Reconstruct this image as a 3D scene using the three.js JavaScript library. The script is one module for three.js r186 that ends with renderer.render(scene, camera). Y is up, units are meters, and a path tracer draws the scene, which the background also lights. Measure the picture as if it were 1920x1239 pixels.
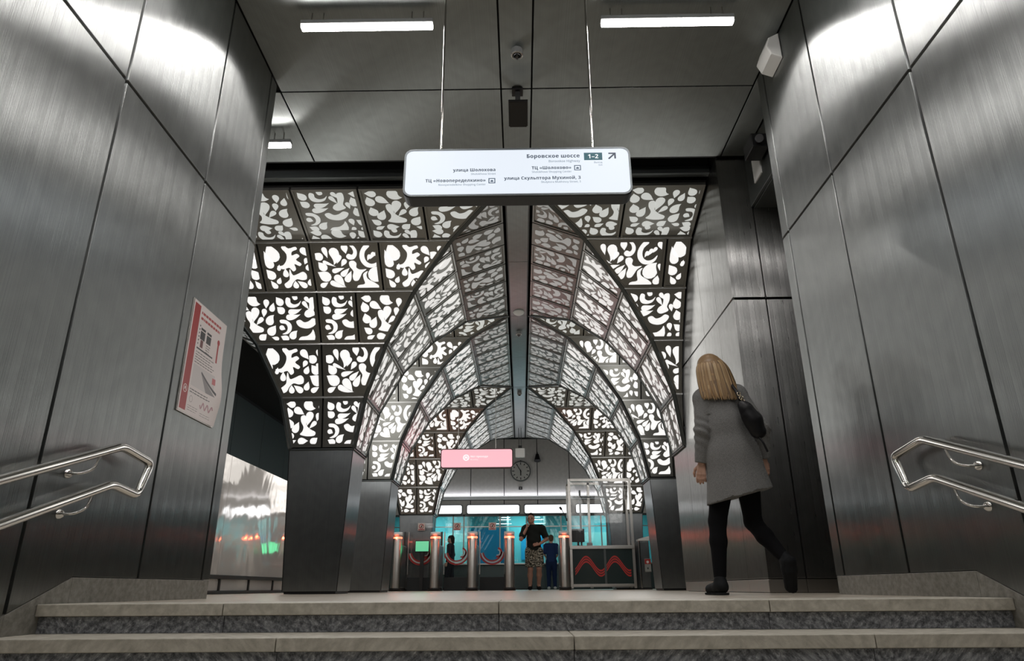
import * as THREE from 'three';
import { RoundedBoxGeometry } from 'three/addons/geometries/RoundedBoxGeometry.js';
import { mergeGeometries, mergeVertices } from 'three/addons/utils/BufferGeometryUtils.js';
import { RectAreaLightUniformsLib } from 'three/addons/lights/RectAreaLightUniformsLib.js';
import { createNoise3D } from 'simplex-noise';

// ---------------------------------------------------------------- camera, exposure
// Distances into the hall are written as d (metres ahead of the camera); z = -d. The landing floor is y = 0.
RectAreaLightUniformsLib.init();
const scene = new THREE.Scene();
scene.background = new THREE.Color(0x000000);
const camera = new THREE.PerspectiveCamera(2 * Math.atan(619.5 / 1300) * 180 / Math.PI, 1920 / 1239, 0.05, 80);
camera.position.set(0, 0.055, 0);
camera.rotation.order = 'YXZ';
camera.rotation.set(20.35 * Math.PI / 180, 0.0105, -0.007);
const renderer = new THREE.WebGLRenderer({ antialias: true });
renderer.toneMapping = THREE.LinearToneMapping;
renderer.toneMappingExposure = 1.0;
renderer.shadowMap.enabled = true;
const LAMP_LIGHT = 62;          // radiance of the corridor battens
const FAN_LIGHT = 1.5;         // radiance of the light boxes behind the ornament, averaged over a fan
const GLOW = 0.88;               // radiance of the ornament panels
function areaLight(color, radiance, w, h, pos, target) {
  const l = new THREE.RectAreaLight(color, radiance, w, h);
  l.position.set(pos[0], pos[1], -pos[2]); l.lookAt(target[0], target[1], -target[2]); scene.add(l); return l;
}

// ---------------------------------------------------------------- helpers
let seed = 7;
const rnd = () => { seed = (seed * 1664525 + 1013904223) >>> 0; return seed / 4294967296; };
const noise3 = createNoise3D(() => { seed = (seed * 1664525 + 1013904223) >>> 0; return seed / 4294967296; });
const V = (x, y, d) => new THREE.Vector3(x, y, -d);
const taken = new Map();
function numbered(n) { const k = taken.get(n) ?? 0; taken.set(n, k + 1); return k ? n + '_' + String(k).padStart(3, '0') : n; }
function add(parent, name, geo, mat) {
  const m = new THREE.Mesh(geo, mat); m.name = name; m.castShadow = m.receiveShadow = true; parent.add(m); return m;
}
function thing(name, label, category, pos = [0, 0, 0], group) {
  const g = new THREE.Group(); g.name = numbered(name); g.position.set(pos[0], pos[1], -pos[2]);
  g.userData = { label, category }; if (group) g.userData.group = group; scene.add(g); return g;
}
function structure(name, label) {
  const g = new THREE.Group(); g.name = name; g.userData = { kind: 'structure', label, category: 'room' }; scene.add(g); return g;
}
function metric(geo) {   // uv in metres, u running across and v upwards (on level faces v runs along the hall)
  const g = geo.index ? geo.toNonIndexed() : geo, p = g.attributes.position, n = g.attributes.normal, uv = new Float32Array(p.count * 2);
  for (let i = 0; i < p.count; i += 3) {
    const ax = Math.abs(n.getX(i) + n.getX(i + 1) + n.getX(i + 2)), ay = Math.abs(n.getY(i) + n.getY(i + 1) + n.getY(i + 2)), az = Math.abs(n.getZ(i) + n.getZ(i + 1) + n.getZ(i + 2));
    for (let k = i; k < i + 3; k++) {
      if (ay >= ax && ay >= az) { uv[2 * k] = p.getX(k); uv[2 * k + 1] = p.getZ(k); }
      else if (ax >= az) { uv[2 * k] = p.getZ(k); uv[2 * k + 1] = p.getY(k); }
      else { uv[2 * k] = p.getX(k); uv[2 * k + 1] = p.getY(k); }
    }
  }
  g.setAttribute('uv', new THREE.BufferAttribute(uv, 2)); return g;
}
function bx(x0, x1, y0, y1, d0, d1, r = 0.003) {
  const w = Math.abs(x1 - x0), h = Math.abs(y1 - y0), l = Math.abs(d1 - d0);
  const g = r ? new RoundedBoxGeometry(w, h, l, 1, Math.min(r, w / 2.1, h / 2.1, l / 2.1)) : new THREE.BoxGeometry(w, h, l);
  g.translate((x0 + x1) / 2, (y0 + y1) / 2, -(d0 + d1) / 2); return metric(g);
}
function prismX(poly, x0, x1) {   // poly: [d, y] corners, extruded across the corridor
  const s = new THREE.Shape(poly.map(([d, y]) => new THREE.Vector2(d, y)));
  const g = new THREE.ExtrudeGeometry(s, { depth: Math.abs(x1 - x0) - 0.003, bevelEnabled: true, bevelSize: 0.0015, bevelOffset: -0.0015, bevelThickness: 0.0015, bevelSegments: 1 });
  g.rotateY(Math.PI / 2);           // shape x -> -z, depth -> +x
  g.translate(Math.min(x0, x1) + 0.0015, 0, 0); return metric(g);
}
function bar(p, q, w, h, up = new THREE.Vector3(0, 1, 0)) {   // rectangular bar from p to q
  const L = p.distanceTo(q), g = new THREE.BoxGeometry(w, h, L), z = q.clone().sub(p).normalize(), x = up.clone().cross(z).normalize(), y = z.clone().cross(x);
  g.applyMatrix4(new THREE.Matrix4().makeBasis(x, y, z)); g.translate((p.x + q.x) / 2, (p.y + q.y) / 2, (p.z + q.z) / 2); return metric(g);
}
function rod(p, q, r, seg = 10, r2 = r) {
  const L = p.distanceTo(q), g = new THREE.CylinderGeometry(r2, r, L, seg); g.translate(0, L / 2, 0);
  g.applyQuaternion(new THREE.Quaternion().setFromUnitVectors(new THREE.Vector3(0, 1, 0), q.clone().sub(p).normalize())); g.translate(p.x, p.y, p.z); return g;
}
function pipe(points, r, fillet, seg = 10) {   // round tube along corners, bends filleted
  const out = [points[0]];
  for (let i = 1; i < points.length - 1; i++) {
    const a = points[i - 1], b = points[i], c = points[i + 1], f = Math.min(fillet, a.distanceTo(b) * 0.45, b.distanceTo(c) * 0.45);
    const p = b.clone().add(a.clone().sub(b).setLength(f)), q = b.clone().add(c.clone().sub(b).setLength(f));
    for (let t = 0; t <= 4; t++) { const s = t / 4; out.push(p.clone().multiplyScalar((1 - s) * (1 - s)).addScaledVector(b, 2 * s * (1 - s)).addScaledVector(q, s * s)); }
  }
  out.push(points[points.length - 1]);
  const path = new THREE.CurvePath();
  for (let i = 0; i < out.length - 1; i++) if (out[i].distanceTo(out[i + 1]) > 1e-5) path.add(new THREE.LineCurve3(out[i], out[i + 1]));
  // sweep by hand so that the straight runs stay straight
  const pts = [out[0], ...out.slice(1)].filter((p, i, a) => !i || p.distanceTo(a[i - 1]) > 1e-5), pos = [], nor = [], idx = [];
  let side = null;
  pts.forEach((p, i) => {
    const t = (pts[i + 1] ?? p).clone().sub(pts[i - 1] ?? p).normalize();
    if (!side) side = new THREE.Vector3(1, 0, 0).addScaledVector(t, -t.x).normalize(); else side = side.clone().addScaledVector(t, -t.dot(side)).normalize();
    const up = t.clone().cross(side);
    for (let k = 0; k < seg; k++) { const a = k / seg * Math.PI * 2, n = side.clone().multiplyScalar(Math.cos(a)).addScaledVector(up, Math.sin(a)); pos.push(p.x + n.x * r, p.y + n.y * r, p.z + n.z * r); nor.push(n.x, n.y, n.z); }
  });
  for (let i = 0; i < pts.length - 1; i++) for (let k = 0; k < seg; k++) { const a = i * seg + k, b = i * seg + (k + 1) % seg; idx.push(a, b, a + seg, b, b + seg, a + seg); }
  const g = new THREE.BufferGeometry(); g.setAttribute('position', new THREE.Float32BufferAttribute(pos, 3)); g.setAttribute('normal', new THREE.Float32BufferAttribute(nor, 3)); g.setIndex(idx); return g;
}
function plate(poly, d, thick = 0.003) {   // flat outline in x, y standing across the hall, its face at d towards the camera
  const s = new THREE.Shape(poly.map(([x, y]) => new THREE.Vector2(x, y)));
  const g = new THREE.ExtrudeGeometry(s, { depth: thick, bevelEnabled: false }); g.translate(0, 0, -d - thick); return g;
}
function roundRect(x0, x1, y0, y1, r, n = 5) {
  const out = [];
  for (const [cx, cy, a] of [[x1 - r, y1 - r, 0], [x0 + r, y1 - r, 1], [x0 + r, y0 + r, 2], [x1 - r, y0 + r, 3]])
    for (let i = 0; i <= n; i++) { const t = (a + i / n) * Math.PI / 2; out.push([cx + r * Math.cos(t), cy + r * Math.sin(t)]); }
  return out;
}
const merged = (list) => mergeGeometries(list.map((g) => { const h = g.index ? g.toNonIndexed() : g.clone(); if (!h.attributes.uv) h.setAttribute('uv', new THREE.BufferAttribute(new Float32Array(h.attributes.position.count * 2), 2)); for (const k of Object.keys(h.attributes)) if (!['position', 'normal', 'uv'].includes(k)) h.deleteAttribute(k); return h; }));

// ---------------------------------------------------------------- materials
function dataTexture(size, fn, srgb = false, rx = 1, ry = 1) {
  const a = new Uint8Array(size * size * 4);
  for (let y = 0; y < size; y++) for (let x = 0; x < size; x++) { const c = fn(x / size, y / size), o = (y * size + x) * 4; for (let k = 0; k < 3; k++) a[o + k] = Math.max(0, Math.min(255, (Array.isArray(c) ? c[k] : c) * 255)); a[o + 3] = 255; }
  const t = new THREE.DataTexture(a, size, size); t.wrapS = t.wrapT = THREE.RepeatWrapping; t.magFilter = THREE.LinearFilter; t.repeat.set(rx, ry); if (srgb) t.colorSpace = THREE.SRGBColorSpace; t.needsUpdate = true; return t;
}
// noise that repeats on the unit square
const loop = (u, v, fu, fv, k) => { const a = u * Math.PI * 2, b = v * Math.PI * 2; return noise3(Math.cos(a) * fu + k * 7.1, Math.sin(a) * fu + Math.cos(b) * fv, Math.sin(b) * fv - k * 3.3); };
const streak = Array.from({ length: 1024 }, () => rnd());
const brushed = dataTexture(512, (u, v) => 0.82 + 0.07 * (streak[Math.floor(u * 512)] - 0.5) + 0.04 * (streak[512 + Math.floor(u * 128)] - 0.5) + 0.03 * loop(u, v, 1.2, 1.2, 4));
const brushedTone = dataTexture(512, (u, v) => 0.95 + 0.06 * (streak[Math.floor(u * 512)] - 0.5) + 0.02 * loop(u, v, 1.3, 1.3, 3), true);
const dents = dataTexture(256, (u, v) => 0.5 + 0.3 * loop(u, v, 0.8, 0.6, 5) + 0.12 * loop(u, v, 1.9, 1.4, 6), false, 0.45, 0.4);
const steel = (r, g, b, rough, aniso) => new THREE.MeshPhysicalMaterial({ color: new THREE.Color().setRGB(r, g, b), metalness: 1, roughness: rough, roughnessMap: brushed, map: brushedTone, bumpMap: dents, bumpScale: 0.0012, anisotropy: aniso });
// brushing: upright grooves whose sides tilt left and right
const grooveTilt = Array.from({ length: 1024 }, () => { const g = (rnd() + rnd() + rnd() + rnd() - 2) * 0.42; return [0.5 + 0.5 * g, 0.5, 0.5 + 0.5 * Math.sqrt(Math.max(0.05, 1 - g * g))]; });
const grooves = (() => { const a = new Uint8Array(1024 * 4 * 4); for (let y = 0; y < 4; y++) for (let x = 0; x < 1024; x++) { const o = (y * 1024 + x) * 4, c = grooveTilt[x]; for (let k = 0; k < 3; k++) a[o + k] = c[k] * 255; a[o + 3] = 255; } const t = new THREE.DataTexture(a, 1024, 4); t.wrapS = t.wrapT = THREE.RepeatWrapping; t.magFilter = THREE.LinearFilter; t.repeat.set(9, 1); t.needsUpdate = true; return t; })();
const M = {};
M.wallSteel = steel(0.37, 0.385, 0.378, 0.38, 1); M.wallSteel.normalMap = grooves;
M.ceilSteel = steel(0.33, 0.35, 0.34, 0.5, 0.95);
M.pillarSteel = steel(0.36, 0.38, 0.39, 0.4, 0.94);
M.wallHall = steel(0.46, 0.46, 0.45, 0.36, 1); M.wallHall.normalMap = grooves;
M.joint = new THREE.MeshStandardMaterial({ color: new THREE.Color().setRGB(0.012, 0.012, 0.012), roughness: 0.9 });
M.aisle = new THREE.MeshStandardMaterial({ color: new THREE.Color().setRGB(0.1, 0.13, 0.135), roughness: 0.5, metalness: 0.2 });
M.rearWall = new THREE.MeshStandardMaterial({ color: new THREE.Color().setRGB(0.09, 0.09, 0.09), roughness: 0.7 });
M.darkPaint = new THREE.MeshStandardMaterial({ color: new THREE.Color().setRGB(0.03, 0.034, 0.036), roughness: 0.6 });
M.black = new THREE.MeshStandardMaterial({ color: new THREE.Color().setRGB(0.01, 0.01, 0.011), roughness: 0.45 });
M.sheet = new THREE.MeshPhysicalMaterial({ color: new THREE.Color().setRGB(0.3, 0.3, 0.28), metalness: 0.8, roughness: 0.32 });
M.rib = new THREE.MeshPhysicalMaterial({ color: new THREE.Color().setRGB(0.1, 0.11, 0.11), metalness: 0.8, roughness: 0.4 });
M.lip = new THREE.MeshPhysicalMaterial({ color: new THREE.Color().setRGB(0.5, 0.5, 0.49), metalness: 1, roughness: 0.35 });
M.chrome = new THREE.MeshPhysicalMaterial({ color: new THREE.Color().setRGB(0.72, 0.7, 0.67), metalness: 1, roughness: 0.12 });
M.satin = new THREE.MeshPhysicalMaterial({ color: new THREE.Color().setRGB(0.55, 0.53, 0.5), metalness: 1, roughness: 0.3 });
M.white = new THREE.MeshStandardMaterial({ color: new THREE.Color().setRGB(0.72, 0.72, 0.7), roughness: 0.4 });
M.grey = new THREE.MeshStandardMaterial({ color: new THREE.Color().setRGB(0.3, 0.31, 0.31), roughness: 0.5 });
const glowMat = (r, g, b, e = 1) => new THREE.MeshStandardMaterial({ color: new THREE.Color().setRGB(0.5, 0.5, 0.5), roughness: 0.35, emissive: new THREE.Color().setRGB(r, g, b), emissiveIntensity: e });
// one light box per panel; emission set lower high up, faintest standing for reflections
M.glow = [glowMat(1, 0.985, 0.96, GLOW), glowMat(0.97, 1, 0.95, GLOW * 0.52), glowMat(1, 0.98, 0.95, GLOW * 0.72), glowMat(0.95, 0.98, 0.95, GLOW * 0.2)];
M.batten = glowMat(1, 0.96, 0.93, 26);
M.glass = new THREE.MeshPhysicalMaterial({ color: 0xffffff, transmission: 1, thickness: 0, roughness: 0, ior: 1.45 });
M.tealGlass = new THREE.MeshPhysicalMaterial({ color: new THREE.Color().setRGB(0.62, 0.85, 0.86), transmission: 1, thickness: 0, roughness: 0, ior: 1.45 });
M.red = new THREE.MeshStandardMaterial({ color: new THREE.Color().setRGB(0.5, 0.03, 0.025), roughness: 0.4 });
M.ledRed = glowMat(1, 0.1, 0.04, 4);
M.ledCap = glowMat(1, 0.9, 0.75, 0.7);
M.ledGreen = glowMat(0.02, 0.8, 0.36, 0.6);
// stone
const granite = (base, spread, freq, k, vein) => dataTexture(512, (u, v) => {
  let s = 0.5 * loop(u, v, freq, freq, k) + 0.3 * loop(u, v, freq * 2.7, freq * 2.7, k + 1) + 0.35 * (rnd() - 0.5);
  if (vein) { const w = Math.abs(loop(u, v, freq * 0.9, freq * 0.9, k + 2)); if (w < 0.06) s += vein * (1 - w / 0.06); }
  return base.map((c) => c + spread * s);
}, true, 0.9, 0.9);
M.tread = new THREE.MeshStandardMaterial({ map: granite([0.74, 0.72, 0.67], 0.11, 3, 11, -0.4), roughness: 0.45 });
M.riser = new THREE.MeshStandardMaterial({ map: granite([0.5, 0.51, 0.53], 0.34, 6, 21, 0.8), roughness: 0.5 });
M.plinth = new THREE.MeshStandardMaterial({ map: granite([0.5, 0.49, 0.46], 0.1, 4, 31, 0), roughness: 0.5 });
M.floor = new THREE.MeshStandardMaterial({ map: granite([0.74, 0.7, 0.64], 0.06, 4, 41, 0), roughness: 0.3 });
function canvasTexture(w, h, draw) {
  const c = document.createElement('canvas'); c.width = w; c.height = h; draw(c.getContext('2d'), w, h);
  const t = new THREE.CanvasTexture(c); t.colorSpace = THREE.SRGBColorSpace; return t;
}
const print = (t, rough = 0.5) => new THREE.MeshStandardMaterial({ map: t, roughness: rough });
function picture(w, h) { return new THREE.PlaneGeometry(w, h); }

// ---------------------------------------------------------------- stairs and floors
const EDGE = 3.23, RISE = 0.12, RUN = 0.32, W = 2.12, CEIL = 4.25, SEAM = 2.66, GAP = 0.011;
{
  const st = structure('floor_stairs', 'stone stairs climbing to the landing, pale treads over dark veined risers');
  const cuts = [[-2.12, -1.3, -0.1, 1.07, 2.12], [-2.12, -0.95, 0.2, 1.35, 2.12], [-2.12, -1.2, -0.2, 0.9, 2.12]];
  for (let i = 0; i < 10; i++) {
    const y = -RISE * i, e = EDGE - RUN * i, c = cuts[i % 3], back = i ? e + RUN + 0.05 : e + 0.42;
    for (let k = 0; k < 4; k++) {
      add(st, 'tread_slab', bx(c[k] + 0.0015, c[k + 1] - 0.0015, y - 0.05, y, e, back, 0.004), M.tread);
      add(st, 'riser_slab', bx(c[k] + 0.001, c[k + 1] - 0.001, y - RISE, y - 0.052, e + 0.03, e + 0.06, 0.002), M.riser);
    }
  }
  const fl = structure('floor', 'pale polished stone floor of the landing and hall');
  add(fl, 'slab', bx(-7.4, 7.4, -0.3, -0.001, EDGE + 0.422, 27.2, 0), M.floor);
  const lo = structure('floor_lower', 'stone floor of the lower corridor at the foot of the stairs');
  add(lo, 'slab', bx(-2.6, 2.6, -1.5, -1.2, -7.4, EDGE - RUN * 9 + 0.06, 0), M.floor);
  add(lo, 'stair_body', prismX([[0.42, -1.5], [EDGE + 0.42, -0.32], [EDGE + 0.42, -1.5]], -2.6, 2.6), M.joint);
}

// ---------------------------------------------------------------- corridor walls
const plinthTop = (d) => Math.max(-1.085, d >= 3.45 ? 0.115 : 0.115 - 0.375 * (3.45 - d));
const seams = [-6.96, -5.96, -4.96, -3.96, -2.96, -1.96, -0.96, 0.04, 1.04, 2.04, 3.04, 4.04, 4.85, 4.97];
for (const s of [-1, 1]) {
  const side = s < 0 ? 'left' : 'right';
  const wall = structure('wall_' + side, 'brushed steel panel wall on the ' + side + ' of the stairs');
  add(wall, 'backing', bx(s * (W + 0.032), s * 2.6, -1.5, 4.5, -7.4, 4.96, 0), M.joint);
  for (let i = 0; i < seams.length - 1; i++) {
    const a = seams[i] + GAP, b = seams[i + 1] - GAP * (i < seams.length - 2 ? 1 : 0);
    const low = [[a, plinthTop(a) + 0.004]];
    for (const c of [0.25, 3.45]) if (c > a && c < b) low.push([c, plinthTop(c) + 0.004]);
    low.push([b, plinthTop(b) + 0.004], [b, SEAM - GAP], [a, SEAM - GAP]);
    add(wall, 'panel', prismX(low, s * W, s * (W + 0.03)), M.wallSteel);
    add(wall, 'panel', prismX([[a, SEAM + GAP], [b, SEAM + GAP], [b, CEIL - 0.012], [a, CEIL - 0.012]], s * W, s * (W + 0.03)), M.wallSteel);
  }
  add(wall, 'end_panel', bx(s * (W + 0.004), s * 2.6, 0.12, SEAM - GAP, 4.972, 4.99), M.wallSteel);
  add(wall, 'end_panel', bx(s * (W + 0.004), s * 2.6, SEAM + GAP, CEIL - 0.012, 4.972, 4.99), M.wallSteel);
  const base = structure('baseboard_' + side, 'grey stone skirting under the steel panels on the ' + side);
  const top = [0.25, 1.04, 2.04, 3.04, 3.45, 4.2, 4.97];
  for (let i = 0; i < top.length - 1; i++) {
    const a = top[i] + 0.001, b = top[i + 1] - 0.001;
    add(base, 'stone', prismX([[a, plinthTop(a) - 0.6], [b, b > EDGE + 0.3 ? -0.02 : plinthTop(b) - 0.6], [b, plinthTop(b)], [a, plinthTop(a)]], s * (W - 0.001), s * (W + 0.028)), M.plinth);
  }
  const far = structure('wall_front_' + side, 'dark steel wall of the hall beside the stair opening on the ' + side);
  add(far, 'backing', bx(s * 2.6, s * 7.4, -0.3, 4.8, 4.7, 4.985, 0), M.darkPaint);
}
{
  const b = structure('wall_rear', 'steel wall closing the lower corridor behind the stairs');
  add(b, 'backing', bx(-2.6, 2.6, -1.5, 4.5, -7.5, -7.3, 0), M.rearWall);
}

// ---------------------------------------------------------------- corridor ceiling
{
  const c = structure('ceiling', 'dark brushed steel ceiling panels over the stairs with a narrow middle strip');
  add(c, 'backing', bx(-7.4, 7.4, CEIL + 0.035, CEIL + 0.3, -7.4, 6.2, 0), M.joint);
  const ds = [-6.0, -3.72, -1.52, 0.68, 2.88, 5.08, 6.17];
  const xs = [-2.12, -0.137, 0.137, 2.12];
  for (let i = -1; i < ds.length - 1; i++) for (let k = 0; k < 3; k++) {
    add(c, 'panel', bx(xs[k] + 0.007, xs[k + 1] - 0.007, CEIL, CEIL + 0.03, (i < 0 ? -7.35 : ds[i]) + 0.007, ds[i + 1] - 0.007), M.ceilSteel);
  }
  add(c, 'panel', bx(-4.6, -2.127, CEIL, CEIL + 0.03, 5.087, 6.163), M.ceilSteel);
  add(c, 'panel', bx(-7.3, -4.614, CEIL, CEIL + 0.03, 5.0, 6.163), M.ceilSteel);
  add(c, 'panel', bx(2.127, 2.36, CEIL, CEIL + 0.03, 4.99, 6.163), M.ceilSteel);
  const up = structure('ceiling_hall', 'dark ceiling slab above the vault');
  add(up, 'slab', bx(-7.4, 7.4, 4.8, 5.0, 4.7, 27.2, 0), M.joint);
  add(up, 'edge_strip', bx(-7.3, 7.3, CEIL + 0.05, 4.79, 6.2, 6.26, 0.004), M.darkPaint);
  add(up, 'edge_strip', bx(-7.3, 2.07, CEIL - 0.03, CEIL + 0.06, 6.42, 6.5, 0.004), M.rib);
  add(up, 'edge_strip', bx(-7.3, 2.07, CEIL + 0.06, 4.79, 6.44, 6.5, 0.004), M.joint);
  for (const s of [-1, 1]) { const w = structure('wall_hall_' + (s < 0 ? 'left' : 'right'), 'dark outer wall of the hall on the ' + (s < 0 ? 'left' : 'right')); add(w, 'backing', bx(s * 7.2, s * 7.4, -0.3, 4.9, 4.7, 27.2, 0), M.darkPaint); for (let i = 0; i < 9; i++) for (const [a, b] of [[0.1, 2.65], [2.67, 4.7]]) add(w, 'panel', bx(s * 7.16, s * 7.19, a, b, 5 + i * 2 + 0.01, 7 + i * 2 - 0.01), M.aisle); }
  const e = structure('wall_beyond', 'dark wall behind the ticket office'); add(e, 'backing', bx(-7.4, 7.4, -0.3, 4.9, 27, 27.2, 0), M.darkPaint);
}

// ---------------------------------------------------------------- right-hand wall of the hall, side passage and its lintel
const XR = 2.07, DR = 6.2, DE = 9.36;
{
  const w = structure('wall_passage', 'brushed steel wall facing the stairs beside the right-hand passage');
  add(w, 'backing', bx(XR + 0.03, 7.2, -0.3, 4.79, DR + 0.03, DR + 0.3, 0), M.joint);
  const xs = [XR, 2.39, 3.3, 4.2, 5.1, 7.15];
  for (let k = 0; k < 5; k++) {
    add(w, 'panel', bx(xs[k] + (k ? 0.006 : 0), xs[k + 1] - 0.006, 0.115, SEAM - GAP, DR, DR + 0.025), M.wallHall);
    add(w, 'panel', bx(xs[k] + (k ? 0.006 : 0), xs[k + 1] - 0.006, SEAM + GAP, CEIL - 0.01, DR, DR + 0.025), M.wallHall);
    add(w, 'skirting', bx(xs[k] + (k ? 0.002 : 0), xs[k + 1] - 0.002, 0.004, 0.108, DR + 0.004, DR + 0.026), M.satin);
  }
  const r = structure('wall_hall_steel', 'brushed steel side wall running from the passage to the first pillar on the right');
  add(r, 'backing', bx(XR + 0.027, 2.5, -0.3, 4.79, DR + 0.31, DE - 0.03, 0), M.joint);
  const ds = [DR + 0.026, 6.75, 7.3, 8.1, 8.62, DE];
  for (let k = 0; k < 5; k++) {
    add(r, 'panel', bx(XR, XR + 0.025, 0.115, SEAM - GAP, ds[k] + (k ? 0.003 : 0), ds[k + 1] - 0.003), M.wallHall);
    add(r, 'panel', bx(XR, XR + 0.025, SEAM + GAP, CEIL - 0.01, ds[k] + (k ? 0.003 : 0), ds[k + 1] - 0.003), M.wallHall);
    add(r, 'skirting', bx(XR + 0.004, XR + 0.026, 0.004, 0.108, ds[k] + (k ? 0.001 : 0), ds[k + 1] - 0.001), M.satin);
  }
  add(r, 'end_panel', bx(XR + 0.004, 2.5, 0.004, CEIL - 0.01, DE - 0.022, DE - 0.002), M.satin);
  const l = structure('ceiling_passage', 'dark steel lintel and low ceiling over the right-hand passage');
  add(l, 'lintel_panel', bx(2.37, 2.4, 3.66, CEIL + 0.02, 4.99, DR - 0.004), M.ceilSteel);
  for (const [a, b] of [[2.402, 3.2], [3.214, 4.6], [4.614, 7.1]]) add(l, 'panel', bx(a, b, 3.65, 3.68, 4.99, DR - 0.004), M.ceilSteel);
  add(l, 'backing', bx(2.41, 7.2, 3.69, 4.2, 4.995, DR - 0.005, 0), M.joint);
}

// ---------------------------------------------------------------- ornament: cut-outs of the backlit panels, drawn in boxes 400 high
function drop([hx, hy, r0, tx, ty, bend = 0]) {
  const r = r0 * 1.06;
  const ax = hx - tx, ay = hy - ty, L = Math.hypot(ax, ay) || 1, nx = -ay / L, ny = ax / L, cx = (hx + tx) / 2 + nx * bend, cy = (hy + ty) / 2 + ny * bend, left = [], right = [];
  const at = (t) => [(1 - t) * (1 - t) * tx + 2 * t * (1 - t) * cx + t * t * hx, (1 - t) * (1 - t) * ty + 2 * t * (1 - t) * cy + t * t * hy];
  for (let i = 1; i <= 7; i++) {
    const t = i / 7, p = at(t), q = at(Math.max(0, t - 0.05)), dx = p[0] - q[0], dy = p[1] - q[1], m = Math.hypot(dx, dy) || 1, w = r * Math.pow(Math.sin(t * Math.PI / 2), 1.25);
    left.push([p[0] - dy / m * w, p[1] + dx / m * w]); right.push([p[0] + dy / m * w, p[1] - dx / m * w]);
  }
  const cap = [], e = at(1), q = at(0.95), a0 = Math.atan2(e[1] - q[1], e[0] - q[0]);
  for (let i = 1; i < 6; i++) { const a = a0 + Math.PI / 2 - i / 6 * Math.PI; cap.push([e[0] + r * Math.cos(a), e[1] + r * Math.sin(a)]); }
  return [[tx, ty], ...left, ...cap, ...right.reverse()];
}
function smooth(pts) { return new THREE.CatmullRomCurve3(pts.map(([x, y]) => new THREE.Vector3(x, y, 0)), true, 'centripetal').getPoints(pts.length * 3).slice(0, -1).map((p) => [p.x, p.y]); }
const motif = (w, drops, blobs) => ({ w, shapes: [...drops.map(drop), ...blobs.map(smooth)] });
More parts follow.
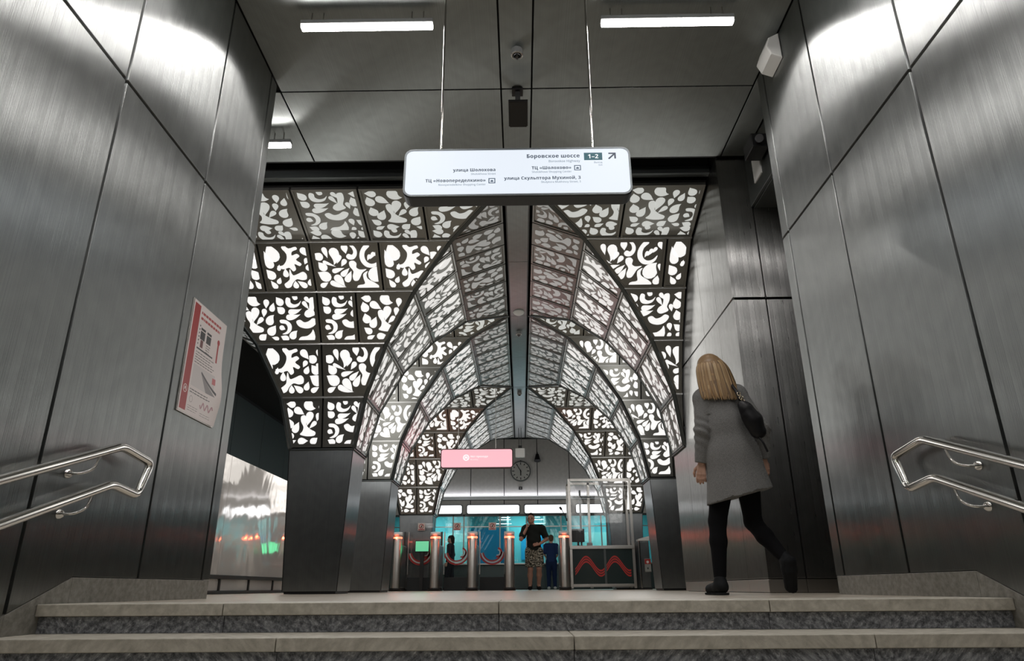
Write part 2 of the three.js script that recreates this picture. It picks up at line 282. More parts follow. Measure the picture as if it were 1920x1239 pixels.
const MOTIFS = {
  bird: motif(400, [[80, 85, 58, 50, -30], [40, 168, 36, 8, 40], [35, 272, 40, 0, 215], [112, 212, 16, 122, 168], [165, 265, 24, 168, 205], [237, 375, 24, 237, 326], [312, 372, 26, 256, 328], [52, 378, 24, 20, 322], [352, 42, 30, 396, 100], [366, 130, 20, 344, 170], [372, 205, 24, 392, 158], [368, 350, 24, 388, 296], [92, 335, 20, 112, 292]],
    [[[165, 10], [200, 70], [190, 130], [150, 178], [100, 185], [150, 215], [205, 200], [235, 235], [262, 215], [255, 165], [300, 185], [318, 165], [275, 125], [312, 92], [290, 70], [245, 85], [252, 50], [300, 27], [290, 5], [225, 20], [190, -10]],
      [[207, 212], [225, 272], [270, 260], [320, 240], [345, 265], [340, 310], [300, 320], [255, 310], [215, 345], [190, 385], [150, 395], [135, 360], [165, 335], [190, 310], [195, 260]]]),
  sprig: motif(600, [[30, 100, 36, -15, 70], [85, 35, 22, 105, 115], [165, 60, 40, 150, 180, 30], [207, 105, 20, 180, 168], [247, 145, 21, 214, 195], [72, 150, 14, 170, 197], [55, 200, 36, 18, 150], [150, 236, 21, 240, 208], [222, 268, 23, 285, 208], [255, 318, 27, 298, 236], [65, 290, 47, 0, 245], [170, 306, 34, 225, 388], [120, 352, 24, 235, 392, -15], [28, 375, 22, 80, 345], [262, 15, 28, 270, 75], [470, 98, 15, 448, 142], [505, 78, 17, 472, 130], [540, 62, 15, 517, 100], [505, 280, 62, 562, 192, 20], [567, 372, 30, 577, 312], [585, 218, 15, 592, 270], [575, 20, 22, 592, 70]],
    [[[290, 75], [320, 85], [335, 60], [325, 20], [300, -10], [340, 0], [366, 45], [360, 92], [330, 126], [285, 126], [268, 100]],
      [[440, -5], [402, 40], [384, 100], [397, 160], [440, 203], [500, 203], [545, 170], [560, 122], [525, 158], [480, 172], [442, 150], [427, 100], [440, 50], [480, 5]],
      [[290, 150], [325, 140], [350, 165], [345, 205], [375, 225], [432, 222], [392, 255], [367, 300], [345, 330], [312, 330], [302, 290], [315, 240], [287, 190]],
      [[398, 268], [440, 240], [425, 275], [432, 312], [490, 352], [528, 388], [520, 410], [330, 410], [340, 378], [402, 362], [396, 312]]]),
  blob: motif(420, [[62, 28, 30, 5, 20], [35, 112, 36, 20, 55], [112, 82, 32, 178, 122], [215, 32, 42, 285, 66, -25], [45, 215, 36, 30, 160], [97, 262, 32, 130, 192], [232, 132, 34, 205, 232], [278, 205, 20, 228, 256], [312, 132, 22, 300, 188], [155, 372, 30, 222, 370], [58, 325, 28, 15, 290], [58, 388, 20, 108, 362], [270, 375, 30, 310, 342], [338, 50, 24, 330, 108], [350, 225, 34, 395, 166, 15], [382, 112, 24, 402, 55], [355, 320, 36, 400, 262], [398, 385, 18, 352, 372]],
    [[[150, 140], [183, 130], [203, 165], [200, 220], [240, 262], [288, 290], [283, 318], [230, 328], [180, 323], [142, 308], [165, 280], [174, 240], [150, 190]]]),
  cres: motif(380, [[38, 52, 32, 8, 5], [42, 128, 32, 8, 95], [128, 142, 24, 225, 112, -14], [105, 190, 25, 210, 162, -14], [250, 62, 18, 288, 120], [272, 22, 18, 308, 68], [33, 285, 22, 62, 300], [58, 385, 28, 14, 362], [122, 362, 30, 168, 312, 10], [357, 300, 22, 367, 350], [362, 385, 18, 338, 398], [362, 125, 18, 372, 175]],
    [[[100, 10], [86, 55], [105, 93], [150, 103], [200, 85], [224, 40], [200, 63], [160, 73], [132, 55], [130, 20]], [[150, 0], [165, 33], [195, 24], [190, -5]],
      [[300, 20], [342, 12], [347, 70], [328, 130], [343, 162], [310, 183], [268, 192], [243, 168], [257, 135], [290, 110]],
      [[165, 228], [200, 213], [235, 236], [275, 227], [315, 200], [350, 217], [330, 260], [280, 290], [225, 290], [182, 270]],
      [[20, 215], [75, 215], [118, 255], [114, 308], [75, 343], [30, 343], [70, 320], [84, 285], [70, 250], [25, 240]],
      [[172, 402], [192, 372], [250, 362], [290, 332], [308, 302], [315, 405]]]),
};
const cross2 = (a, b, c) => (b[0] - a[0]) * (c[1] - a[1]) - (b[1] - a[1]) * (c[0] - a[0]);
function areaOf(p) { let s = 0; for (let i = 0; i < p.length; i++) { const a = p[i], b = p[(i + 1) % p.length]; s += a[0] * b[1] - b[0] * a[1]; } return s / 2; }
function clipTo(poly, hull) {   // hull convex, counter-clockwise
  let out = poly;
  for (let i = 0; i < hull.length && out.length; i++) {
    const a = hull[i], b = hull[(i + 1) % hull.length], src = out; out = [];
    for (let k = 0; k < src.length; k++) {
      const p = src[k], q = src[(k + 1) % src.length], cp = cross2(a, b, p), cq = cross2(a, b, q);
      if (cp >= 0) out.push(p);
      if ((cp > 0 && cq < 0) || (cp < 0 && cq > 0)) { const t = cp / (cp - cq); out.push([p[0] + t * (q[0] - p[0]), p[1] + t * (q[1] - p[1])]); }
    }
  }
  return out;
}
function inset(poly, w) {
  let out = poly;
  for (let i = 0; i < poly.length; i++) {
    const a = poly[i], b = poly[(i + 1) % poly.length], L = Math.hypot(b[0] - a[0], b[1] - a[1]); if (L < 1e-4) continue;
    const nx = -(b[1] - a[1]) / L * w, ny = (b[0] - a[0]) / L * w, p = [a[0] + nx, a[1] + ny], q = [b[0] + nx, b[1] + ny], src = out; out = [];
    for (let k = 0; k < src.length; k++) {
      const u = src[k], v = src[(k + 1) % src.length], cu = cross2(p, q, u), cv = cross2(p, q, v);
      if (cu >= 0) out.push(u);
      if ((cu > 0 && cv < 0) || (cu < 0 && cv > 0)) { const t = cu / (cu - cv); out.push([u[0] + t * (v[0] - u[0]), u[1] + t * (v[1] - u[1])]); }
    }
  }
  return out;
}
// One framed sheet with its ornament. The outline is counter-clockwise in (s, t); n points into the room.
function latticePanel(parent, O, eu, ev, n, outline, motifs, first, glow) {
  const sheet = inset(outline, 0.011); if (sheet.length < 3 || areaOf(sheet) < 0.004) return;
  const P = ([s, t], off) => O.clone().addScaledVector(eu, s).addScaledVector(ev, t).addScaledVector(n, off);
  const pos = [], tri = (a, b, c) => pos.push(a.x, a.y, a.z, b.x, b.y, b.z, c.x, c.y, c.z), rim = inset(sheet, 0.022);
  const F = sheet.map((p) => P(p, 0.012)), B = sheet.map((p) => P(p, -0.03)), m = sheet.length;
  for (let i = 0; i < m; i++) { const j = (i + 1) % m; tri(F[j], F[i], B[i]); tri(F[j], B[i], B[j]); }
  if (rim.length === m) {            // raised edge round the sheet
    const R = rim.map((p) => P(p, 0.012)), S = rim.map((p) => P(p, 0));
    for (let i = 0; i < m; i++) { const j = (i + 1) % m; tri(F[i], F[j], R[j]); tri(F[i], R[j], R[i]); tri(R[i], R[j], S[j]); tri(R[i], S[j], S[i]); }
    for (let i = 1; i < m - 1; i++) tri(S[0], S[i], S[i + 1]);
  } else for (let i = 1; i < m - 1; i++) tri(F[0], F[i], F[i + 1]);
  const g = new THREE.BufferGeometry(); g.setAttribute('position', new THREE.Float32BufferAttribute(pos, 3)); g.computeVertexNormals();
  const panel = add(parent, 'lattice_panel', g, M.sheet);
  const hull = inset(outline, 0.052); if (hull.length < 3 || areaOf(hull) < 0.003) return;
  const s0 = Math.min(...hull.map((p) => p[0])), s1 = Math.max(...hull.map((p) => p[0])), t0 = Math.min(...hull.map((p) => p[1])), t1 = Math.max(...hull.map((p) => p[1])), k = Math.min(0.00148, Math.max(0.0013, (t1 - t0) / 400)), lit = [], off = rim.length === m ? 0.002 : 0.014;
  for (let s = s0, i = first; s < s1 - 0.01; i++) {
    const mo = motifs[i % motifs.length];
    for (let lift = 0; lift === 0 || t1 - lift * 400 * k > t0 + 0.03; lift++) for (const shape of lift ? motifs[(i + 1) % motifs.length].shapes : mo.shapes) {
      let poly = shape.map(([x, y]) => [s + x * k, t1 - (Math.min(400, y) + lift * 400) * k]); if (areaOf(poly) < 0) poly.reverse();
      poly = clipTo(clipTo(poly, [[s, t0 - 1], [s + mo.w * k, t0 - 1], [s + mo.w * k, t1 + 1], [s, t1 + 1]]), hull);
      if (poly.length < 3 || areaOf(poly) < 6e-5) continue;
      const v2 = poly.map((p) => new THREE.Vector2(p[0], p[1])), q = poly.map((p) => P(p, off));
      for (const [a, b, c] of THREE.ShapeUtils.triangulateShape(v2, [])) for (const w of [q[a], q[b], q[c]]) lit.push(w.x, w.y, w.z);
    }
    s += mo.w * k;
  }
  if (!lit.length) return;
  const lg = new THREE.BufferGeometry(); lg.setAttribute('position', new THREE.Float32BufferAttribute(lit, 3));
  const nn = new Float32Array(lit.length); for (let i = 0; i < nn.length; i += 3) { nn[i] = n.x; nn[i + 1] = n.y; nn[i + 2] = n.z; } lg.setAttribute('normal', new THREE.BufferAttribute(nn, 3));
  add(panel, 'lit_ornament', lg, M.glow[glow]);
}

// ---------------------------------------------------------------- vault: six columns, each carrying four fans of panels
const PX = [2.09, 1.954, 1.673, 1.283, 0.793, 0.168], PY = [1.715, 2.337, 2.955, 3.495, 3.925, 4.158], G = [1, 0.935, 0.8, 0.614, 0.379, 0.0];
const BAYS = [[6.53, 2.12], [10.37, 1.02], [14.58, 2.48], [20.0, 2.24]];
const STRIPS = [[MOTIFS.blob, MOTIFS.cres], [MOTIFS.bird, MOTIFS.sprig]];
function fanRow(col, kind, k, a0, b0, a1, b1, cuts, fixed, glow) {
  // a row between heights k and k+1; along its length it runs from a0..b0 at the foot to a1..b1 at the head
  const [foot, head] = fixed, O = foot(0), ev = head(0).sub(O), H = ev.length(); ev.normalize();
  const eu = foot(1).sub(foot(0)).normalize();
  const n = eu.clone().cross(ev).normalize(), inward = V(col.inX, 1.6, col.inD).sub(O); let u = eu, sgn = 1;
  if (kind.flip) { u = eu.clone().negate(); n.negate(); sgn = -1; }
  const edges = [Math.min(a0, a1) - 0.01, ...cuts.filter((c) => c > Math.min(a0, a1) + 0.05 && c < Math.max(b0, b1) - 0.05), Math.max(b0, b1) + 0.01];
  const whole = sgn > 0 ? [[a0, 0], [b0, 0], [b1, H], [a1, H]] : [[-b0, 0], [-a0, 0], [-a1, H], [-b1, H]];
  for (let i = 0; i < edges.length - 1; i++) {
    const lo = sgn > 0 ? edges[i] : -edges[i + 1], hi = sgn > 0 ? edges[i + 1] : -edges[i];
    const outline = clipTo([[lo, -1], [hi, -1], [hi, H + 1], [lo, H + 1]], whole).filter((p, j, a) => { const q = a[(j + 1) % a.length]; return Math.hypot(p[0] - q[0], p[1] - q[1]) > 0.004; });
    if (outline.length >= 3) latticePanel(col.g, O, u, ev, n, outline, STRIPS[k % 2], kind.first + i, glow);
  }
  // dark tray behind the row
  const pts = whole.map(([s, t]) => O.clone().addScaledVector(u, s).addScaledVector(ev, t).addScaledVector(n, -0.05));
  const pos = []; for (const t of [[0, 1, 2], [0, 2, 3]]) for (const j of t) pos.push(pts[j].x, pts[j].y, pts[j].z);
  const bg = new THREE.BufferGeometry(); bg.setAttribute('position', new THREE.Float32BufferAttribute(pos, 3)); bg.computeVertexNormals(); bg.setAttribute('uv', new THREE.BufferAttribute(new Float32Array(12), 2)); col.trays.push(bg);
}
function vaultColumn(s, at, label) {
  const front = [8.65, 11.39, 17.06][at], rear = [9.35, 12.1, 17.76][at], [mf, bf] = BAYS[at], [mr, br] = BAYS[at + 1];
  const g = thing('vault_column', label, 'column', [0, 0, 0]);
  const walled = s > 0 && at === 0, col = { g, trays: [], inX: 0, inD: (front + rear) / 2 };
  const dF = G.map((q) => mf + bf * q), dR = G.map((q) => mr - br * q), cx = 2.49, xo = PX.map((x) => walled ? XR - 0.012 : 2 * cx - x);
  const limX = (x) => Math.min(x, walled ? XR - 0.012 : 99);
  for (let k = 0; k < 5; k++) {
    const top = k === 4;
    // towards the nave and, where there is an aisle, towards the aisle: rows running along the hall
    for (const out of walled ? [0] : [0, 1]) {
      const x0 = s * (out ? xo[k] : limX(PX[k])), x1 = s * (out ? xo[k + 1] : limX(PX[k + 1])), cuts = [], mid = (front + rear) / 2;
      for (let i = -8; i <= 8; i++) cuts.push(mid + (i + (k % 2 ? 0.5 : 0)) * 0.56);
      const flip = (s > 0) === (out === 0);
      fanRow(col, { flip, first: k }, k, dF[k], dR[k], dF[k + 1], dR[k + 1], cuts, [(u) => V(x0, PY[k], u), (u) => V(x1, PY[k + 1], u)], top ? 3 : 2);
    }
    // towards the stairs and away from them: rows running across the hall
    for (const back of [0, 1]) {
      const d0 = back ? dR[k] : dF[k], d1 = back ? dR[k + 1] : dF[k + 1];
      let a0 = limX(PX[k]), b0 = xo[k], a1 = limX(PX[k + 1]), b1 = xo[k + 1];
      if (b0 < a0) b0 = a0;
      const rel = walled ? [[], [], [], [-0.72], [-1.29]][k] : [[0], [0], [-0.48, 0], [-0.83, 0, 0.62], [-1.43, -0.74, 0, 0.74, 1.43]][k];
      let cuts = rel.map((c) => cx + c);
      if (s < 0) { [a0, b0, a1, b1] = [-b0, -a0, -b1, -a1]; cuts = cuts.map((c) => -c).reverse(); }
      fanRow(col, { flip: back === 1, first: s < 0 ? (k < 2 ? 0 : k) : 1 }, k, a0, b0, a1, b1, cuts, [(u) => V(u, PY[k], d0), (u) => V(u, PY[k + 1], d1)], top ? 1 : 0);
    }
    // groin ribs and row rails
    const corners = walled ? [[PX, dF], [PX, dR]] : [[PX, dF], [PX, dR], [xo, dF], [xo, dR]];
    for (const [xx, dd] of corners) add(g, 'rib', bar(V(s * limX(xx[k]), PY[k], dd[k]), V(s * limX(xx[k + 1]), PY[k + 1], dd[k + 1]), 0.05, 0.035), M.rib);
    if (!top) {
      add(g, 'rail', bar(V(s * limX(PX[k + 1]), PY[k + 1] - 0.004, dF[k + 1]), V(s * xo[k + 1], PY[k + 1] - 0.004, dF[k + 1]), 0.03, 0.022), M.lip);
      add(g, 'rail', bar(V(s * limX(PX[k + 1]), PY[k + 1] - 0.004, dF[k + 1]), V(s * limX(PX[k + 1]), PY[k + 1] - 0.004, dR[k + 1]), 0.03, 0.022), M.rib);
    }
  }
  add(g, 'light_tray', merged(col.trays), M.joint);
  // the light boxes' own light: one soft source in front of each fan, across rows 0 to 3
  const wide = new THREE.Color().setRGB(1, 0.985, 0.95), cxl = walled ? 1.75 : cx;
  for (const [dd, aim] of [[dF, -1], [dR, 1]]) { const y = (PY[0] + PY[4]) / 2, d = (dd[0] + dd[4]) / 2 + aim * 0.06, run = Math.abs(dd[4] - dd[0]), len = Math.hypot(PY[4] - PY[0], run); areaLight(wide, FAN_LIGHT, walled ? 0.5 : 0.8, len * 0.9, [s * cxl, y - 0.05, d], [s * cxl, y - 0.05 - run, d + aim * (PY[4] - PY[0])]); }
  { const y = (PY[0] + PY[4]) / 2, x = (PX[0] + PX[4]) / 2 - 0.06, run = PX[0] - PX[4], rise = PY[4] - PY[0], m = (front + rear) / 2; areaLight(wide, FAN_LIGHT * 0.7, 1.0, Math.hypot(run, rise) * 0.9, [s * x, y - 0.05, m], [s * (x - rise), y - 0.05 - run, m]); if (!walled) areaLight(wide, FAN_LIGHT * 0.7, 1.0, Math.hypot(run, rise) * 0.9, [s * (2 * cx - x), y - 0.05, m], [s * (2 * cx - x + rise), y - 0.05 - run, m]); }
  // clad shaft, slightly wider at the head
  if (!walled) {
    const shaft = (x0, x1, d0, d1, X0, X1, D0, D1) => [[x0, 0.03, d0], [x1, 0.03, d0], [x1, 0.03, d1], [x0, 0.03, d1], [X0, 1.69, D0], [X1, 1.69, D0], [X1, 1.69, D1], [X0, 1.69, D1]].map(([x, y, d]) => V(s * x, y, d));
    const c = shaft(2.175, 2.815, front + 0.02, rear - 0.02, 2.1, 2.9, front + 0.012, rear - 0.012), q = (a, b, cc, dd) => { const p = [a, b, cc, a, cc, dd].map((i) => c[i]); const gg = new THREE.BufferGeometry(); gg.setAttribute('position', new THREE.Float32BufferAttribute(p.flatMap((v) => [v.x, v.y, v.z]), 3)); gg.computeVertexNormals(); return metric(gg); };
    const faces = s > 0 ? [[0, 4, 5, 1], [1, 5, 6, 2], [2, 6, 7, 3], [3, 7, 4, 0]].map((f) => f.reverse()) : [[0, 4, 5, 1], [1, 5, 6, 2], [2, 6, 7, 3], [3, 7, 4, 0]];
    for (const f of faces) add(g, 'cladding', q(...f), M.pillarSteel);
    add(g, 'foot', bx(s * 2.19, s * 2.8, 0.001, 0.03, front + 0.035, rear - 0.035, 0), M.black);
    add(g, 'collar', bx(s * 2.08, s * 2.91, 1.69, 1.712, front - 0.008, rear + 0.008, 0.004), M.rib);
    for (const [x, X] of [[2.174, 2.099], [2.816, 2.901]]) add(g, 'corner_strip', bar(V(s * x, 0.03, front + 0.019), V(s * X, 1.69, front + 0.011), 0.008, 0.008, new THREE.Vector3(0, 0, 1)), M.black);
  } else add(g, 'collar', bx(XR - 0.03, XR - 0.002, 1.69, 1.712, front - 0.008, rear + 0.008, 0.004), M.rib);
  return g;
}
vaultColumn(-1, 0, 'nearest left vault column, dark steel shaft under a broad fan of backlit ornament panels');
vaultColumn(1, 0, 'nearest right vault fan of backlit ornament panels springing from the steel side wall');
vaultColumn(-1, 1, 'second vault column on the left, pale backlit panels above its dark shaft');
vaultColumn(1, 1, 'second vault column on the right, dark shaft between the side wall and the glass booth');
vaultColumn(-1, 2, 'farthest vault column on the left, rising behind the first turnstiles');
vaultColumn(1, 2, 'farthest vault column on the right, rising behind the glass booth');
{
  const sp = thing('vault_spine', 'flat dark steel beam along the crown of the vault', 'beam', [0, 0, 0]);
  const ds = [6.51, 8.4, 10.37, 12.5, 14.58, 17.2, 20];
  for (let i = 0; i < 6; i++) add(sp, 'beam_panel', bx(-0.125, 0.125, 4.15, 4.2, ds[i] + 0.004, ds[i + 1] - 0.004), M.ceilSteel);
  for (const s of [-1, 1]) add(sp, 'flange', bx(s * 0.126, s * 0.14, 4.15, 4.26, 6.51, 20, 0.002), M.rib);
  add(sp, 'core', bx(-0.12, 0.12, 4.2, 4.26, 6.51, 20, 0), M.joint);
}

// ---------------------------------------------------------------- corridor battens
function batten(x0, x1, d, label) {
  const t = thing('ceiling_lamp', label, 'lamp', [0, 0, 0], 'linear ceiling lamps');
  add(t, 'housing', bx(x0, x1, 4.128, 4.165, d - 0.03, d + 0.03, 0.004), M.grey);
  add(t, 'lamp_diffuser', bx(x0 + 0.004, x1 - 0.004, 4.095, 4.128, d - 0.028, d + 0.028, 0.008), M.batten);
  for (const f of [0.12, 0.88]) {
    const x = x0 + (x1 - x0) * f;
    for (const e of [-0.045, 0.045]) add(t, 'hanger', bx(x + e - 0.004, x + e + 0.004, 4.16, CEIL + 0.001, d - 0.006, d + 0.006, 0.001), M.satin);
    add(t, 'bracket', bx(x - 0.05, x + 0.05, 4.163, 4.175, d - 0.015, d + 0.015, 0.002), M.satin);
  }
  areaLight(new THREE.Color().setRGB(1, 0.95, 0.925), LAMP_LIGHT, x1 - x0, 0.055, [(x0 + x1) / 2, 4.092, d], [(x0 + x1) / 2, 0, d + 1e-4]);
}
batten(-1.655, -0.634, 4.18, 'bright linear lamp under the ceiling to the left of the hanging sign');
batten(0.654, 1.673, 4.18, 'bright linear lamp under the ceiling to the right of the hanging sign');
batten(-3.25, -2.2, 5.68, 'linear lamp half hidden behind the end of the left steel wall');
for (const d of [2.68, 1.18, -1.82, -4.82]) for (const s of [-1, 1]) batten(s * 1.145 - 0.51, s * 1.145 + 0.51, d, 'linear lamp over the stairs behind the viewer');

// ---------------------------------------------------------------- hanging direction sign
{
  const t = thing('direction_sign', 'long white lit direction sign with Cyrillic text hanging over the top of the stairs', 'sign', [0, 0, 0]);
  const x0 = -0.765, x1 = 0.768, y0 = 2.485, y1 = 2.86, d = 4.0;
  const rr = roundRect(x0, x1, y0, y1, 0.06), shape = new THREE.Shape(rr.map(([x, y]) => new THREE.Vector2(x, y)));
  const body = new THREE.ExtrudeGeometry(shape, { depth: 0.11, bevelEnabled: true, bevelSize: 0.006, bevelOffset: -0.006, bevelThickness: 0.006, bevelSegments: 2 }); body.translate(0, 0, -d - 0.116);
  add(t, 'housing', body, new THREE.MeshStandardMaterial({ color: new THREE.Color().setRGB(0.05, 0.055, 0.06), roughness: 0.4, metalness: 0.4 }));
  const tex = canvasTexture(2048, 480, (c, w, h) => {
    c.fillStyle = '#e9f1fb'; c.fillRect(0, 0, w, h);
    const navy = '#1f3247', pale = '#5d7184';
    const line = (s, x, y, px, bold = true, col = navy, al = 'right') => { c.font = (bold ? 'bold ' : '') + px + 'px sans-serif'; c.fillStyle = col; c.textAlign = al; c.fillText(s, x, y); };
    line('Боровское шоссе', 1602, 92, 57); line('Borovskoe Highway', 1602, 142, 33, false, pale);
    line('ТЦ «Шолохово»', 1520, 218, 46); line('Sholokhovo Shopping Center', 1520, 256, 28, false, pale);
    line('улица Скульптора Мухиной, 3', 1602, 328, 46); line('Skulptora Mukhinoy Street, 3', 1602, 366, 28, false, pale);
    line('улица Шолохова', 826, 232, 46); line('Sholokhova Street', 826, 270, 28, false, pale);
    line('ТЦ «Новопеределкино»', 735, 345, 46); line('Novoperedelkino Shopping Center', 735, 384, 28, false, pale);
    c.fillStyle = '#0d5560'; c.fillRect(1640, 42, 168, 82); line('1–2', 1724, 104, 62, true, '#ffffff', 'center'); line('Выход', 1806, 158, 26, false, pale); line('Exit', 1806, 186, 22, false, pale);
    for (const [x, y] of [[1545, 178], [760, 308]]) { c.fillStyle = '#44566a'; c.fillRect(x, y, 62, 56); c.fillStyle = '#e9f1fb'; c.fillRect(x + 8, y + 8, 46, 40); c.fillStyle = '#44566a'; c.beginPath(); c.arc(x + 31, y + 34, 13, Math.PI, 0); c.fill(); c.fillRect(x + 18, y + 34, 26, 6); }
    c.strokeStyle = navy; c.lineWidth = 15; c.beginPath(); c.moveTo(1866, 112); c.lineTo(1922, 56); c.moveTo(1866, 52); c.lineTo(1926, 52); c.lineTo(1926, 110); c.stroke();
  });
  const f = 0.016, fw = x1 - x0 - 2 * f, fh = y1 - y0 - 2 * f, face = new THREE.ShapeGeometry(new THREE.Shape(roundRect(x0 + f, x1 - f, y0 + f, y1 - f, 0.046).map(([x, y]) => new THREE.Vector2(x, y))));
  const p = face.attributes.position, uv = face.attributes.uv; for (let i = 0; i < p.count; i++) uv.setXY(i, (p.getX(i) - x0 - f) / fw, (p.getY(i) - y0 - f) / fh);
  face.translate(0, 0, -d + 0.008);
  add(t, 'lit_face', face, new THREE.MeshStandardMaterial({ color: 0x222222, roughness: 0.4, emissive: 0xffffff, emissiveMap: tex, emissiveIntensity: 0.98 }));
  const rim = new THREE.Shape(roundRect(x0 + 0.004, x1 - 0.004, y0 + 0.004, y1 - 0.004, 0.056).map(([x, y]) => new THREE.Vector2(x, y))); rim.holes.push(new THREE.Path(roundRect(x0 + f, x1 - f, y0 + f, y1 - f, 0.046).map(([x, y]) => new THREE.Vector2(x, y))));
  const rg = new THREE.ExtrudeGeometry(rim, { depth: 0.012, bevelEnabled: false }); rg.translate(0, 0, -d);
  add(t, 'rim', rg, new THREE.MeshStandardMaterial({ color: new THREE.Color().setRGB(0.16, 0.18, 0.19), roughness: 0.35, metalness: 0.6 }));
  for (const x of [-0.526, 0.525]) { add(t, 'hanging_rod', rod(V(x, y1 - 0.002, d + 0.055), V(x, CEIL + 0.002, d + 0.055), 0.008, 10), M.chrome); add(t, 'rod_collar', rod(V(x, y1 - 0.002, d + 0.055), V(x, y1 + 0.02, d + 0.055), 0.016, 12), M.black); }
  areaLight(0xe9f1ff, 0.6, 1.5, 0.34, [0, 2.67, d - 0.02], [0, 2.67, 0]);
}

// ---------------------------------------------------------------- devices on the ceiling strip, walls and spine
function domeCamera(x, y, d, r, label) {
  const t = thing('dome_camera', label, 'camera', [x, y, d], 'small cameras along the ceiling strip');
  const c = new THREE.CylinderGeometry(r * 0.95, r, r * 1.1, 20); c.translate(0, -r * 0.55, 0); add(t, 'housing', c, M.grey);
  const rg = new THREE.TorusGeometry(r * 0.86, r * 0.16, 8, 24); rg.rotateX(Math.PI / 2); rg.translate(0, -r * 1.1, 0); add(t, 'ring', rg, M.satin);
  const s = new THREE.SphereGeometry(r * 0.72, 18, 9, 0, Math.PI * 2, Math.PI / 2, Math.PI / 2); s.translate(0, -r * 1.1, 0);
  add(t, 'dome', s, new THREE.MeshPhysicalMaterial({ color: 0x050607, roughness: 0.08, clearcoat: 1 }));
  return t;
}
domeCamera(0.009, CEIL, 4.6, 0.05, 'dark dome camera on the ceiling strip above the black screen');
domeCamera(0, 4.15, 11.1, 0.05, 'small dome camera under the vault spine past the round detector');
domeCamera(0, 4.15, 15.0, 0.05, 'small dome camera under the vault spine farthest from the stairs');
{
  const t = thing('smoke_detector', 'round pale detector under the vault spine', 'detector', [0, 4.15, 10.2]);
  const g = new THREE.LatheGeometry([[0.001, -0.055], [0.04, -0.052], [0.075, -0.03], [0.09, -0.012], [0.09, 0]].map(([a, b]) => new THREE.Vector2(a, b)), 24); add(t, 'body', g, M.white);
  const b = thing('ceiling_monitor', 'black square screen hanging from a short arm on the ceiling strip', 'monitor', [0, 0, 0]);
  add(b, 'mount', bx(-0.04, 0.06, CEIL - 0.02, CEIL, 5.06, 5.16), M.black);
  add(b, 'arm', bar(V(0.012, CEIL - 0.01, 5.11), V(0.014, 4.04, 5.18), 0.045, 0.045, new THREE.Vector3(1, 0, 0)), M.black);
  add(b, 'panel', bar(V(0.015, 4.06, 5.0), V(0.015, 3.97, 5.23), 0.17, 0.03), M.black);
  const u = bar(V(0.015, 4.043, 5.0), V(0.015, 3.953, 5.23), 0.15, 0.004); add(b, 'screen', u, new THREE.MeshStandardMaterial({ color: 0x07090c, roughness: 0.15 }));
  const e = thing('wall_lamp', 'white wedge shaped emergency lamp high on the right steel wall', 'lamp', [0, 0, 0]);
  const prof = [[2.12, 4.22], [2.05, 4.18], [2.02, 4.1], [2.05, 4.03], [2.12, 4.0]], sh = new THREE.Shape(prof.map(([x, y]) => new THREE.Vector2(x, y)));
  const eg = new THREE.ExtrudeGeometry(sh, { depth: 0.22, bevelEnabled: true, bevelSize: 0.01, bevelThickness: 0.01, bevelSegments: 2 }); eg.translate(-0.012, 0, -4.66); add(e, 'body', eg, M.white);
  add(e, 'band', bx(2.012, 2.09, 4.085, 4.1, 4.435, 4.665, 0.003), M.grey);
  const q = thing('lintel_camera', 'black boxy camera on a pale plate above the right-hand passage', 'camera', [0, 0, 0]);
  add(q, 'plate', bx(2.355, 2.37, 3.8, 4.06, 5.78, 5.98), M.white);
  add(q, 'body', bx(2.2, 2.354, 3.9, 4.05, 5.5, 5.74, 0.01), M.black);
  add(q, 'bracket', bx(2.3, 2.369, 3.96, 4.0, 5.72, 5.8), M.black);
  add(q, 'lens', rod(V(2.27, 3.97, 5.5), V(2.25, 3.95, 5.44), 0.04, 14), M.black);
}

// ---------------------------------------------------------------- handrails
for (const s of [-1, 1]) {
  const t = thing('handrail', 'double stainless steel handrail with a closed loop end on the ' + (s < 0 ? 'left' : 'right') + ' steel wall', 'handrail', [0, 0, 0], 'handrails beside the stairs');
  const x = s * 2.03, R = 0.022, sl = 0.36, P = (d, y) => V(x, y, d);
  add(t, 'upper_rail', pipe([P(-0.5, 0.745 - sl * 4.0), P(3.5, 0.745), P(3.8, 0.71), P(3.715, 0.525), P(3.47, 0.55), P(-0.5, 0.55 - sl * 3.97)], R, 0.045, 14), M.chrome);
  for (const d of [0.45, 1.85, 3.25]) for (const off of [0.745 - sl * (3.5 - d), 0.55 - sl * (3.47 - d)]) {
    const y = off - 0.085;
    const m = add(t, 'bracket', merged([pipe([P(d + 0.08, off - 0.015 + sl * 0.08), V(s * 2.035, y + 0.03, d + 0.06), V(s * 2.06, y, d + 0.01), V(s * 2.11, y, d)], 0.0065, 0.03, 8)]), M.chrome);
    const rose = new THREE.LatheGeometry([[0.001, 0.02], [0.012, 0.018], [0.02, 0.01], [0.024, 0.0]].map(([a, c]) => new THREE.Vector2(a, c)), 20); rose.rotateZ(s * Math.PI / 2); rose.translate(s * (W - 0.001), y, -d); add(m, 'rosette', rose, M.chrome);
  }
}

